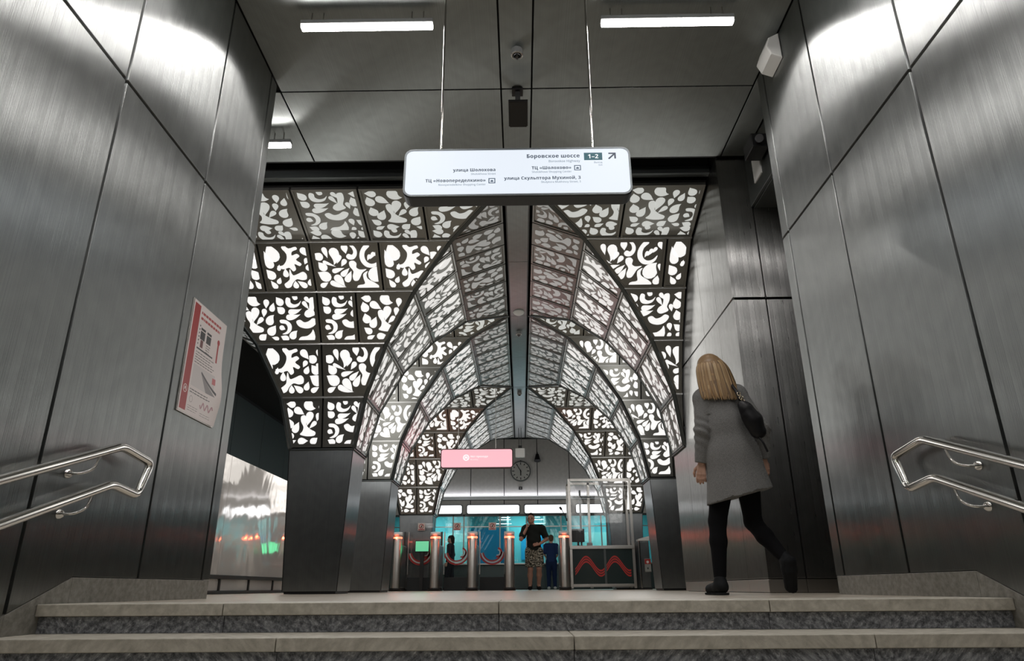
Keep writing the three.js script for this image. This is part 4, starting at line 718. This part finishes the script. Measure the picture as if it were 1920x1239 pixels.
function skin(field, [lo, hi], h) {   // surface nets
  const n = [0, 1, 2].map((i) => Math.ceil((hi[i] - lo[i]) / h) + 2), V3 = new Float32Array(n[0] * n[1] * n[2]), id = (i, j, k) => (k * n[1] + j) * n[0] + i;
  for (let k = 0; k < n[2]; k++) for (let j = 0; j < n[1]; j++) for (let i = 0; i < n[0]; i++) V3[id(i, j, k)] = field(lo[0] + i * h, lo[1] + j * h, lo[2] + k * h);
  const vid = new Int32Array(V3.length).fill(-1), pos = [], idx = [];
  for (let k = 0; k < n[2] - 1; k++) for (let j = 0; j < n[1] - 1; j++) for (let i = 0; i < n[0] - 1; i++) {
    let c = 0, sx = 0, sy = 0, sz = 0; const v = []; for (let q = 0; q < 8; q++) v.push(V3[id(i + (q & 1), j + ((q >> 1) & 1), k + (q >> 2))]);
    for (let a = 0; a < 8; a++) for (const bit of [1, 2, 4]) if (!(a & bit)) { const b = a | bit; if ((v[a] < 0) !== (v[b] < 0)) { const t = v[a] / (v[a] - v[b]); sx += (a & 1) + (bit === 1 ? t : 0); sy += ((a >> 1) & 1) + (bit === 2 ? t : 0); sz += (a >> 2) + (bit === 4 ? t : 0); c++; } }
    if (c) { vid[id(i, j, k)] = pos.length / 3; pos.push(lo[0] + (i + sx / c) * h, lo[1] + (j + sy / c) * h, lo[2] + (k + sz / c) * h); }
  }
  const quad = (a, b, c, d, flip) => { if (a < 0 || b < 0 || c < 0 || d < 0) return; flip ? idx.push(a, c, b, a, d, c) : idx.push(a, b, c, a, c, d); };
  for (let k = 1; k < n[2] - 1; k++) for (let j = 1; j < n[1] - 1; j++) for (let i = 1; i < n[0] - 1; i++) {
    const a = V3[id(i, j, k)] < 0;
    if (a !== (V3[id(i + 1, j, k)] < 0)) quad(vid[id(i, j - 1, k - 1)], vid[id(i, j, k - 1)], vid[id(i, j, k)], vid[id(i, j - 1, k)], !a);
    if (a !== (V3[id(i, j + 1, k)] < 0)) quad(vid[id(i - 1, j, k - 1)], vid[id(i - 1, j, k)], vid[id(i, j, k)], vid[id(i, j, k - 1)], !a);
    if (a !== (V3[id(i, j, k + 1)] < 0)) quad(vid[id(i - 1, j - 1, k)], vid[id(i, j - 1, k)], vid[id(i, j, k)], vid[id(i - 1, j, k)], !a);
  }
  const g = new THREE.BufferGeometry(), nor = new Float32Array(pos.length), uv = new Float32Array(pos.length / 3 * 2), e = h * 0.4;
  for (let i = 0; i < pos.length; i += 3) { const [x, y, z] = [pos[i], pos[i + 1], pos[i + 2]]; let a = field(x + e, y, z) - field(x - e, y, z), b = field(x, y + e, z) - field(x, y - e, z), c = field(x, y, z + e) - field(x, y, z - e); const L = Math.hypot(a, b, c) || 1; nor[i] = a / L; nor[i + 1] = b / L; nor[i + 2] = c / L; uv[i / 3 * 2] = (x + z * 0.7) * 4; uv[i / 3 * 2 + 1] = y * 4; }
  g.setAttribute('position', new THREE.Float32BufferAttribute(pos, 3)); g.setAttribute('normal', new THREE.BufferAttribute(nor, 3)); g.setAttribute('uv', new THREE.BufferAttribute(uv, 2)); g.setIndex(idx); return g;
}
const meshed = (caps, k, h, cuts = []) => skin(blend(caps, k, cuts), boundsOf(caps, h * 2.5), h);
// a hand: palm and five bent fingers. w wrist, along = direction of the fingers, out = back of the hand, side = towards the thumb
function handCaps(w, along, out, thumb, curl, s = 1) {
  const A = new THREE.Vector3(...along).normalize(), O = new THREE.Vector3(...out); O.addScaledVector(A, -O.dot(A)).normalize(); const T = A.clone().cross(O).multiplyScalar(thumb), c = [];
  const P = (a, t, o) => [w[0] + (A.x * a + T.x * t + O.x * o) * s, w[1] + (A.y * a + T.y * t + O.y * o) * s, w[2] + (A.z * a + T.z * t + O.z * o) * s];
  const seg = (p, q, r, r2) => c.push([...p, ...q, r * s, r2 * s]);
  for (const t of [-0.026, -0.009, 0.009, 0.025]) seg(P(0.0, t * 0.6, 0), P(0.08, t, 0), 0.013, 0.011);
  [[-0.029, 0.055], [-0.01, 0.072], [0.01, 0.078], [0.029, 0.068]].forEach(([t, L]) => { let a = 0.085, o = 0, ang = curl * 0.5, p = P(a, t, o); for (let k = 0; k < 3; k++) { const l = L * [0.45, 0.31, 0.24][k]; a += Math.cos(ang) * l; o -= Math.sin(ang) * l; const q = P(a, t * (1 + k * 0.03), o); seg(p, q, 0.0092 - k * 0.0008, 0.0084 - k * 0.0008); p = q; ang += curl; } });
  let p = P(0.025, 0.026, -0.006); for (const [a, t, o, r] of [[0.05, 0.05, -0.016, 0.0105], [0.078, 0.058, -0.026, 0.0092], [0.1, 0.056, -0.036, 0.0082]]) { const q = P(a, t, o); seg(p, q, r + 0.001, r); p = q; }
  return c;
}
// a head turned by yaw (0 looks towards the camera), with brow, nose, lips, chin and ears
function headCaps(x, y, z, yaw, s = 1) {
  const cs = Math.cos(yaw), sn = Math.sin(yaw), P = (a, b, c) => [x + (a * cs + c * sn) * s, y + b * s, z + (-a * sn + c * cs) * s], S = (p, q, r, r2 = r) => [...p, ...q, r * s, r2 * s];
  return [S(P(0, 0.035, -0.03), P(0, 0.03, 0.02), 0.078, 0.072), S(P(0, 0.0, 0.02), P(0, -0.06, 0.035), 0.062, 0.045), S(P(0, -0.085, 0.05), P(0, -0.088, 0.055), 0.022), S(P(-0.035, -0.05, 0.015), P(0.035, -0.05, 0.015), 0.042),
    S(P(0, 0.015, 0.088), P(0, -0.022, 0.106), 0.009, 0.014), S(P(-0.03, 0.028, 0.078), P(0.03, 0.028, 0.078), 0.012), S(P(-0.016, -0.055, 0.086), P(0.016, -0.055, 0.086), 0.009), S(P(-0.016, -0.068, 0.083), P(0.016, -0.068, 0.083), 0.009),
    S(P(-0.078, 0.015, -0.005), P(-0.074, -0.025, 0.005), 0.014, 0.01), S(P(0.078, 0.015, -0.005), P(0.074, -0.025, 0.005), 0.014, 0.01), S(P(0, -0.07, -0.025), P(0, -0.15, -0.03), 0.052, 0.058)];
}
const cloth = (r, g, b, rough = 0.9, sheen = 0) => new THREE.MeshPhysicalMaterial({ color: new THREE.Color().setRGB(r, g, b), roughness: rough, specularIntensity: 0.25, sheen, sheenRoughness: 0.6, sheenColor: new THREE.Color(0.4, 0.4, 0.4) });
M.skin = new THREE.MeshPhysicalMaterial({ color: new THREE.Color().setRGB(0.5, 0.3, 0.22), roughness: 0.55 });
function eyes(parent, x, y, z, yaw, s) { const cs = Math.cos(yaw), sn = Math.sin(yaw), list = []; for (const a of [-0.031, 0.031]) { const g = new THREE.SphereGeometry(0.011 * s, 10, 8); g.translate(x + (a * cs + 0.079 * sn) * s, y + 0.008 * s, z + (-a * sn + 0.079 * cs) * s); list.push(g); } add(parent, 'eyes', merged(list), M.black); }

// woman in the grey coat, seen from behind, on the landing
{
  const t = thing('person', 'person with long blond hair in a grey coat walking away past the stairs', 'person', [1.45, 0, 4.9]);
  const shL = [-0.115, 1.335, -0.02], elL = [-0.15, 1.09, 0.02], wrL = [-0.172, 0.87, -0.02], shR = [0.13, 1.365, -0.02], elR = [0.258, 1.1, 0.03], wrR = [0.272, 0.905, -0.04];
  const hipL = [-0.02, 0.87, 0], knL = [-0.105, 0.47, -0.02], anL = [-0.14, 0.075, 0.02], hipR = [0.125, 0.87, 0], knR = [0.15, 0.47, -0.06], anR = [0.268, 0.22, 0.13];
  const head = [-0.04, 1.548, -0.05], limb = (a, b, r, r2, f) => [...a, ...b, r, r2, f ?? 1];
  const body = [limb([0.05, 0.9, 0], [0.02, 1.12, 0], 0.12, 0.105, 1.3), limb([0.02, 1.12, 0], [0, 1.3, -0.02], 0.105, 0.1, 1.3), limb(shL, shR, 0.055, 0.055), limb([0, 1.36, -0.02], [-0.02, 1.45, -0.035], 0.055, 0.045),
    limb(shL, elL, 0.045, 0.036), limb(elL, wrL, 0.036, 0.025), limb(shR, elR, 0.045, 0.036), limb(elR, wrR, 0.036, 0.025), limb(hipL, knL, 0.08, 0.052), limb(knL, anL, 0.05, 0.033), limb(hipR, knR, 0.08, 0.052), limb(knR, anR, 0.05, 0.034), limb(anL, [-0.16, 0.035, -0.13], 0.032, 0.026), limb(anR, [0.285, 0.09, 0.105], 0.03, 0.02)];
  const hands = [...handCaps(wrL, [-0.12, -1, -0.12], [-0.5, 0, 1], 1, 0.38, 0.94)], handsR = [...handCaps(wrR, [0.1, -1, -0.1], [0.5, 0, 1], -1, 0.5, 0.94)];
  add(t, 'body', merged([meshed(body, 0.03, 0.012), meshed(headCaps(...head, Math.PI - 0.15, 1), 0.02, 0.006), meshed(hands, 0.008, 0.0032), meshed(handsR, 0.008, 0.0032)]), M.skin);
  // coat: widening to a slanting hem, creased at the left elbow
  const hem = [-0.243, -0.968, 0, 0], px = -0.175, py = 0.572; hem[3] = hem[0] * px * -1 * -1 + hem[1] * py;
  const n = [0.243, -0.97]; const coatCut = [n[0], n[1], 0, n[0] * px + n[1] * py];
  const trunk = [limb([0.0, 1.33, -0.02], [0.02, 1.12, 0.0], 0.125, 0.145, 1.25), limb([0.02, 1.12, 0], [0.045, 0.9, 0.0], 0.145, 0.185, 1.25), limb([0.045, 0.9, 0], [0.078, 0.5, 0.0], 0.185, 0.262, 1.25), limb(shL, shR, 0.07, 0.07), limb([-0.012, 1.4, -0.025], [-0.02, 1.43, -0.03], 0.075, 0.065)];
  const sleeveL = [limb(shL, elL, 0.067, 0.058), limb(elL, wrL, 0.058, 0.048)], sleeveR = [limb(shR, elR, 0.067, 0.058), limb(elR, wrR, 0.058, 0.048)];
  const fTrunk = blend(trunk, 0.05, [coatCut]), cutAt = (a, b, e = 0) => { const d = [b[0] - a[0], b[1] - a[1], b[2] - a[2]], L = Math.hypot(...d); return [d[0] / L, d[1] / L, d[2] / L, (d[0] * b[0] + d[1] * b[1] + d[2] * b[2]) / L + e]; };
  const fL = blend(sleeveL, 0.03, [cutAt(elL, wrL)]), fR = blend(sleeveR, 0.03, [cutAt(elR, wrR)]);
  const field = (x, y, z) => {
    const crease = 0.006 * Math.sin(y * 95 + x * 60 + 2 * Math.sin(z * 30)) * Math.exp(-Math.pow((y - 1.08) / 0.1, 2));
    const fold = 0.012 * Math.sin(Math.atan2(z, x - 0.06) * 6 + 1) * Math.max(0, Math.min(1, (1.0 - y) / 0.5));
    const under = y > 1.2 ? 0.035 : 0.006;
    let d = smin(fTrunk(x, y, z) + fold * 0.8, fL(x, y, z) + crease, under); d = smin(d, fR(x, y, z) + crease * 0.6, under); return Math.max(d, n[0] * x + n[1] * y - coatCut[3]);
  };
  const wool = dataTexture(256, () => 0.72 + 0.5 * (rnd() - 0.5), true, 1, 1);
  const coatMat = new THREE.MeshPhysicalMaterial({ color: new THREE.Color().setRGB(0.34, 0.34, 0.33), map: wool, roughness: 1, sheen: 0.5, sheenRoughness: 0.7, sheenColor: new THREE.Color(0.3, 0.3, 0.3), bumpMap: wool, bumpScale: 0.002 });
  add(t, 'coat', skin(field, [[-0.32, 0.5, -0.3], [0.42, 1.56, 0.3]], 0.0095), coatMat);
  const leg = [limb(hipL, knL, 0.092, 0.06), limb(knL, [-0.118, 0.34, 0.0], 0.058, 0.056), limb([-0.118, 0.34, 0.0], anL, 0.056, 0.038), limb(hipR, knR, 0.092, 0.06), limb(knR, [0.19, 0.37, 0.02], 0.058, 0.056), limb([0.19, 0.37, 0.02], anR, 0.056, 0.039)];
  add(t, 'leggings', meshed(leg, 0.02, 0.009, [[0, -1, 0, -0.105]]), cloth(0.005, 0.005, 0.006, 0.9));
  const shoe = cloth(0.01, 0.011, 0.012, 0.7), soleM = cloth(0.012, 0.013, 0.014, 0.9);
  const sl = add(t, 'shoe', meshed([limb([-0.138, 0.05, 0.055], [-0.142, 0.05, 0.0], 0.04, 0.042), limb([-0.142, 0.05, 0.0], [-0.172, 0.036, -0.13], 0.042, 0.033), limb([-0.14, 0.07, 0.03], [-0.14, 0.09, 0.025], 0.042, 0.041)], 0.02, 0.007, [[0, -1, 0, -0.012]]), shoe);
  add(sl, 'sole', meshed([limb([-0.138, 0.014, 0.06], [-0.144, 0.014, -0.02], 0.038, 0.038), limb([-0.144, 0.014, -0.02], [-0.175, 0.014, -0.145], 0.038, 0.032)], 0.02, 0.006, [[0, 1, 0, 0.016], [0, -1, 0, -0.001]]), soleM);
  const sr = add(t, 'shoe', meshed([limb([0.272, 0.2, 0.165], [0.277, 0.16, 0.14], 0.04, 0.042), limb([0.277, 0.16, 0.14], [0.292, 0.05, 0.085], 0.044, 0.036), limb([0.27, 0.215, 0.13], [0.268, 0.232, 0.125], 0.043, 0.04)], 0.02, 0.007), shoe);
  add(sr, 'sole', meshed([limb([0.275, 0.205, 0.198], [0.281, 0.15, 0.172], 0.036, 0.036, 1), limb([0.281, 0.15, 0.172], [0.296, 0.042, 0.108], 0.036, 0.033, 1)], 0.02, 0.006, [[0, -1, 0, -0.004], [0.05, 0.46, -0.9, -0.075]]), soleM);
  // hair: a cap with long locks over the shoulders
  const hairMat = new THREE.MeshPhysicalMaterial({ vertexColors: true, roughness: 0.42, sheen: 0.3 });
  const tint = (g, c) => { const a = new Float32Array(g.attributes.position.count * 3); for (let i = 0; i < a.length; i += 3) { a[i] = c[0]; a[i + 1] = c[1]; a[i + 2] = c[2]; } g.setAttribute('color', new THREE.BufferAttribute(a, 3)); return g; };
  const tones = [[0.36, 0.235, 0.115], [0.27, 0.17, 0.085], [0.46, 0.32, 0.17], [0.17, 0.105, 0.055], [0.36, 0.22, 0.1]], locks = [];
  const cap = meshed([[head[0], head[1] + 0.045, head[2] + 0.015, head[0], head[1] + 0.02, head[2] + 0.03, 0.088, 0.092], [head[0] - 0.02, head[1] - 0.02, head[2] + 0.06, head[0] + 0.03, head[1] - 0.15, head[2] + 0.09, 0.085, 0.085, 1.5], [head[0] + 0.035, head[1] - 0.1, head[2] + 0.06, head[0] + 0.05, head[1] - 0.17, head[2] + 0.09, 0.07, 0.06, 1.5]], 0.04, 0.009);
  const capMesh = add(t, 'hair', tint(cap, tones[1]), hairMat);
  for (let i = 0; i < 150; i++) {
    const f = rnd(), g = rnd(), a = -1.25 + 2.5 * f, top = new THREE.Vector3(head[0] + 0.012 + 0.05 * Math.sin(a), head[1] + 0.118 - 0.035 * Math.abs(a) * g, head[2] + 0.015 + 0.03 * g);
    const side = new THREE.Vector3(head[0] + 0.006 + 0.108 * Math.sin(a), head[1] + 0.02, head[2] + 0.03 + 0.098 * Math.cos(a)), low = new THREE.Vector3(head[0] + 0.018 + 0.115 * Math.sin(a) + 0.012 * a, head[1] - 0.1, head[2] + 0.05 + 0.098 * Math.cos(a));
    const end = new THREE.Vector3(head[0] + 0.035 + 0.14 * Math.sin(a) + 0.02 * (rnd() - 0.5), head[1] - 0.2 - 0.035 * g - (0.025 * Math.cos(a)), head[2] + 0.075 + 0.085 * Math.cos(a) + 0.012 * (rnd() - 0.5));
    const pts = new THREE.CatmullRomCurve3([top, side, low, end]).getPoints(12), r0 = 0.009 + 0.005 * rnd(), pos = [], idx = [];
    pts.forEach((p, k) => { const w = r0 * (k === 12 ? 0.1 : Math.min(1, 0.5 + k * 0.2) * (1 - 0.55 * Math.max(0, k - 8) / 4)); for (let q = 0; q < 5; q++) { const b = q / 5 * Math.PI * 2; pos.push(p.x + Math.cos(b) * w * 1.3, p.y, p.z + Math.sin(b) * w * 0.8); } });
    for (let k = 0; k < 12; k++) for (let q = 0; q < 5; q++) { const A = k * 5 + q, B = k * 5 + (q + 1) % 5; idx.push(A, A + 5, B, B, A + 5, B + 5); }
    const lg = new THREE.BufferGeometry(); lg.setAttribute('position', new THREE.Float32BufferAttribute(pos, 3)); lg.setIndex(idx); lg.computeVertexNormals(); locks.push(tint(lg, tones[Math.floor(rnd() * 5)]));
  }
  add(capMesh, 'locks', mergeGeometries(locks), hairMat);
  // shoulder bag
  const b = thing('shoulder_bag', 'black leather shoulder bag hanging from the right shoulder of the grey coat', 'bag', [1.45, 0, 4.9]);
  const leather = new THREE.MeshPhysicalMaterial({ color: new THREE.Color().setRGB(0.008, 0.008, 0.009), roughness: 0.4, specularIntensity: 0.5 });
  add(b, 'bag_body', meshed([[0.09, 1.24, 0.19, 0.12, 1.21, 0.2, 0.026, 0.034, 1.1], [0.11, 1.2, 0.2, 0.165, 1.13, 0.2, 0.042, 0.052, 1.2], [0.15, 1.12, 0.2, 0.19, 1.05, 0.19, 0.05, 0.045, 1.2], [0.12, 1.15, 0.2, 0.165, 1.04, 0.2, 0.04, 0.04, 1.2]], 0.04, 0.008), leather);
  add(b, 'strap', pipe([V(0.085, 1.27, -0.19), V(0.08, 1.35, -0.135), V(0.07, 1.43, -0.055), V(0.075, 1.442, 0.0), V(0.085, 1.41, 0.07)], 0.012, 0.03, 8), leather);
  add(b, 'dangling_strap', pipe([V(0.165, 1.02, -0.2), V(0.19, 0.97, -0.225), V(0.215, 0.9, -0.225)], 0.008, 0.02, 6), leather);
  const ch = []; for (let i = 0; i < 6; i++) { const g = new THREE.TorusGeometry(0.012, 0.0035, 6, 12); g.rotateY(i * 1.3); g.translate(0.078 + i * 0.006, 1.31 - i * 0.014, 0.2); ch.push(g); }
  add(b, 'chain', merged(ch), new THREE.MeshPhysicalMaterial({ color: new THREE.Color().setRGB(0.75, 0.66, 0.5), metalness: 1, roughness: 0.2 }));
}

// man on the phone coming through the gates
{
  const t = thing('person', 'person in a dark T-shirt and camouflage shorts holding a phone to the ear', 'person', [0.3, 0, 17]);
  const limb = (a, b, r, r2, f) => [...a, ...b, r, r2, f ?? 1];
  const head = [-0.06, 1.585, 0.03], shA = [-0.2, 1.36, 0], elA = [-0.3, 1.12, 0.09], wrA = [-0.165, 1.36, 0.11], shB = [0.2, 1.36, 0], elB = [0.3, 1.12, 0.0], wrB = [0.12, 1.0, 0.17];
  const hA = [-0.1, 0.85, 0], kA = [-0.09, 0.46, 0.06], aA = [-0.1, 0.08, 0.02], hB = [0.1, 0.85, 0], kB = [0.11, 0.47, 0.09], aB = [0.1, 0.1, -0.06];
  const arms = [limb(shA, elA, 0.055, 0.042), limb(elA, wrA, 0.042, 0.029), limb(shB, elB, 0.055, 0.042), limb(elB, wrB, 0.042, 0.029)];
  const body = [limb([0, 0.9, 0], [0, 1.1, 0.02], 0.15, 0.15, 1.3), limb([0, 1.1, 0.02], [0, 1.3, 0], 0.15, 0.16, 1.35), limb(shA, shB, 0.065, 0.065), ...arms, limb([0, 1.38, 0], [-0.04, 1.48, 0.01], 0.06, 0.055), limb(hA, kA, 0.095, 0.06), limb(kA, [-0.1, 0.32, 0.03], 0.058, 0.06), limb([-0.1, 0.32, 0.03], aA, 0.06, 0.04), limb(hB, kB, 0.095, 0.06), limb(kB, [0.11, 0.33, 0.02], 0.058, 0.06), limb([0.11, 0.33, 0.02], aB, 0.06, 0.04), limb(aA, [-0.12, 0.04, 0.14], 0.036, 0.03), limb(aB, [0.12, 0.04, 0.06], 0.036, 0.03)];
  add(t, 'body', merged([meshed(body, 0.03, 0.012), meshed(headCaps(...head, -0.15, 1.02), 0.02, 0.007), meshed(handCaps(wrA, [0.15, 1, -0.1], [-0.9, 0.2, 0.4], 1, 0.55, 1), 0.008, 0.004), meshed(handCaps(wrB, [-1, -0.1, 0.1], [0.1, 0.3, 1], 1, 0.5, 1), 0.008, 0.004)]), new THREE.MeshPhysicalMaterial({ color: new THREE.Color().setRGB(0.4, 0.22, 0.155), roughness: 0.55 }));
  eyes(t, ...head, -0.15, 1.02);
  const cutAt = (a, b, f) => { const p = a.map((v, i) => v + (b[i] - v) * f), d = b.map((v, i) => v - a[i]), L = Math.hypot(...d); return [d[0] / L, d[1] / L, d[2] / L, (d[0] * p[0] + d[1] * p[1] + d[2] * p[2]) / L]; };
  const fT = blend([limb([0, 0.84, 0], [0, 1.1, 0.03], 0.165, 0.155, 1.2), limb([0, 1.1, 0.03], [0, 1.32, 0], 0.155, 0.16, 1.25), limb([-0.18, 1.37, 0], [0.18, 1.37, 0], 0.08, 0.08)], 0.05, [[0, -1, 0, -0.86], [0, 1, 0, 1.455]]), fA = blend([limb(shA, elA, 0.085, 0.078)], 0.02, [cutAt(shA, elA, 0.85)]), fB = blend([limb(shB, elB, 0.085, 0.078)], 0.02, [cutAt(shB, elB, 0.85)]);
  add(t, 't_shirt', skin((x, y, z) => smin(smin(fT(x, y, z), fA(x, y, z), 0.04), fB(x, y, z), 0.04) + 0.004 * Math.sin(y * 40 + x * 22), [[-0.42, 0.8, -0.25], [0.42, 1.5, 0.25]], 0.012), cloth(0.016, 0.02, 0.018));
  const camo = dataTexture(128, (u, v) => { const a = loop(u, v, 1.6, 1.6, 61), b = loop(u, v, 2.4, 2.4, 71); return a > 0.15 ? [0.1, 0.1, 0.08] : b > 0.1 ? [0.74, 0.72, 0.66] : a < -0.3 ? [0.22, 0.24, 0.18] : [0.46, 0.45, 0.38]; }, true, 0.75, 0.75);
  add(t, 'shorts', meshed([limb([0, 0.9, 0], [0, 0.84, 0], 0.165, 0.17, 1.2), limb(hA, [-0.1, 0.44, 0.06], 0.115, 0.11), limb(hB, [0.12, 0.44, 0.08], 0.115, 0.11)], 0.03, 0.012, [[0, -1, 0, -0.5], [0, 1, 0, 0.95]]), new THREE.MeshStandardMaterial({ map: camo, roughness: 0.9 }));
  for (const [a, to] of [[aA, [-0.12, 0.04, 0.16]], [aB, [0.12, 0.04, 0.08]]]) add(t, 'shoe', meshed([limb([a[0], 0.05, a[2] - 0.04], [a[0], 0.05, a[2]], 0.045, 0.046), limb([a[0], 0.05, a[2]], to, 0.046, 0.038), limb([a[0], 0.08, a[2]], [a[0], 0.11, a[2]], 0.047, 0.046)], 0.02, 0.01, [[0, -1, 0, -0.002]]), cloth(0.012, 0.012, 0.013));
  add(t, 'hair', meshed([[head[0], head[1] + 0.055, head[2] - 0.035, head[0], head[1] + 0.062, head[2] + 0.015, 0.082, 0.076], [head[0], head[1] + 0.01, head[2] - 0.06, head[0], head[1] - 0.03, head[2] - 0.06, 0.072, 0.055]], 0.02, 0.009, [[0, -0.6, 0.8, -0.6 * (head[1] + 0.045) + 0.8 * (head[2] + 0.045)]]), cloth(0.02, 0.014, 0.01));
  const ph = thing('phone', 'dark phone held to the ear of the man in shorts', 'phone', [0.3, 0, 17]); const pg = new RoundedBoxGeometry(0.012, 0.14, 0.07, 2, 0.005); pg.rotateZ(0.15); pg.translate(head[0] - 0.1, head[1] - 0.02, head[2] + 0.03); add(ph, 'body', pg, M.black);
}
// two people by the ticket windows
function bystander(x, d, yaw, tall, look, label) {
  const t = thing('person', label, 'person', [x, 0, d]), limb = (a, b, r, r2, f) => [...a, ...b, r, r2, f ?? 1], k = tall / 1.72; t.rotation.y = yaw; t.scale.setScalar(k);
  const st = look.stride ?? 0, head = [0, 1.575, 0.01], arm = look.arm ?? [0.24, 0.86, 0.05], sh = [0.18, 1.36, 0], el = [0.23, 1.1, -0.03 + (look.reach ?? 0) * 0.1];
  const sides = (f) => [-1, 1].flatMap((s) => f(s)), m = (p, s) => [p[0] * s, p[1], p[2]];
  const legs = (e) => sides((s) => [limb([0.09 * s, 0.86, 0], [0.095 * s, 0.46, 0.03 + st * s * 0.5], 0.085 + e, 0.055 + e), limb([0.095 * s, 0.46, 0.03 + st * s * 0.5], [0.1 * s, 0.09, st * s], 0.055 + e, 0.038 + e)]);
  const body = [limb([0, 0.9, 0], [0, 1.12, 0], 0.13, 0.13, 1.3), limb([0, 1.12, 0], [0, 1.3, 0], 0.13, 0.14, 1.35), limb([-0.17, 1.36, 0], [0.17, 1.36, 0], 0.06, 0.06), ...sides((s) => [limb(m(sh, s), m(el, s), 0.048, 0.038), limb(m(el, s), m(arm, s), 0.038, 0.027)]), limb([0, 1.38, 0], [0, 1.48, 0], 0.055, 0.05), ...legs(0), ...sides((s) => [limb([0.1 * s, 0.06, st * s], [0.11 * s, 0.04, st * s + 0.13], 0.034, 0.028)])];
  add(t, 'body', merged([meshed(body, 0.03, 0.014), meshed(headCaps(...head, 0, 1), 0.02, 0.008), ...[-1, 1].map((s) => meshed(handCaps(m(arm, s), [0.05 * s, -1, 0.2], [s, 0, 0], s, 0.4, 0.95), 0.008, 0.005))]), M.skin);
  eyes(t, ...head, 0, 1);
  add(t, 'top', meshed([limb([0, 0.84, 0], [0, 1.1, 0], 0.165, 0.155, 1.25), limb([0, 1.1, 0], [0, 1.32, 0], 0.155, 0.16, 1.3), limb([-0.16, 1.37, 0], [0.16, 1.37, 0], 0.075, 0.075), ...sides((s) => look.long ? [limb(m(sh, s), m(el, s), 0.068, 0.056), limb(m(el, s), m(arm, s), 0.056, 0.045)] : [limb(m(sh, s), m([0.215, 1.16, -0.02], s), 0.07, 0.066)])], 0.035, 0.014, [[0, -1, 0, -0.86], [0, 1, 0, 1.455]]), look.top);
  add(t, 'trousers', meshed([limb([0, 0.9, 0], [0, 0.86, 0], 0.145, 0.15, 1.2), ...legs(0.02)], 0.03, 0.014, [[0, -1, 0, -0.07], [0, 1, 0, 0.94]]), look.legs);
  for (const s of [-1, 1]) add(t, 'shoe', meshed([limb([0.1 * s, 0.05, st * s - 0.04], [0.1 * s, 0.05, st * s], 0.044, 0.045), limb([0.1 * s, 0.05, st * s], [0.115 * s, 0.038, st * s + 0.15], 0.045, 0.036)], 0.02, 0.012, [[0, -1, 0, -0.003]]), look.shoe);
  add(t, 'hair', meshed([[0, 1.63, -0.03, 0, 1.632, 0.02, 0.088, 0.078], [0, 1.6, -0.06, 0, 1.6 - look.hair, -0.065, 0.075, 0.06]], 0.02, 0.01, [[0, -0.6, 0.8, -0.6 * 1.6 + 0.8 * 0.055]]), look.hairMat);
}
bystander(0.9, 21.8, Math.PI, 1.55, { top: cloth(0.018, 0.035, 0.1), legs: cloth(0.012, 0.022, 0.06), shoe: cloth(0.5, 0.5, 0.5), hair: 0.04, hairMat: cloth(0.1, 0.06, 0.04), arm: [0.16, 1.0, 0.16], reach: 1 }, 'person in blue clothes at the ticket windows, right of the man on the phone');
bystander(-2.1, 21.6, -Math.PI / 2 - 0.2, 1.55, { top: cloth(0.015, 0.016, 0.025), legs: cloth(0.012, 0.014, 0.02), shoe: cloth(0.02, 0.02, 0.02), hair: 0.12, hairMat: cloth(0.015, 0.012, 0.01), long: true, stride: 0.1 }, 'person in dark clothes seen from the side between the second and third turnstiles');

renderer.render(scene, camera);
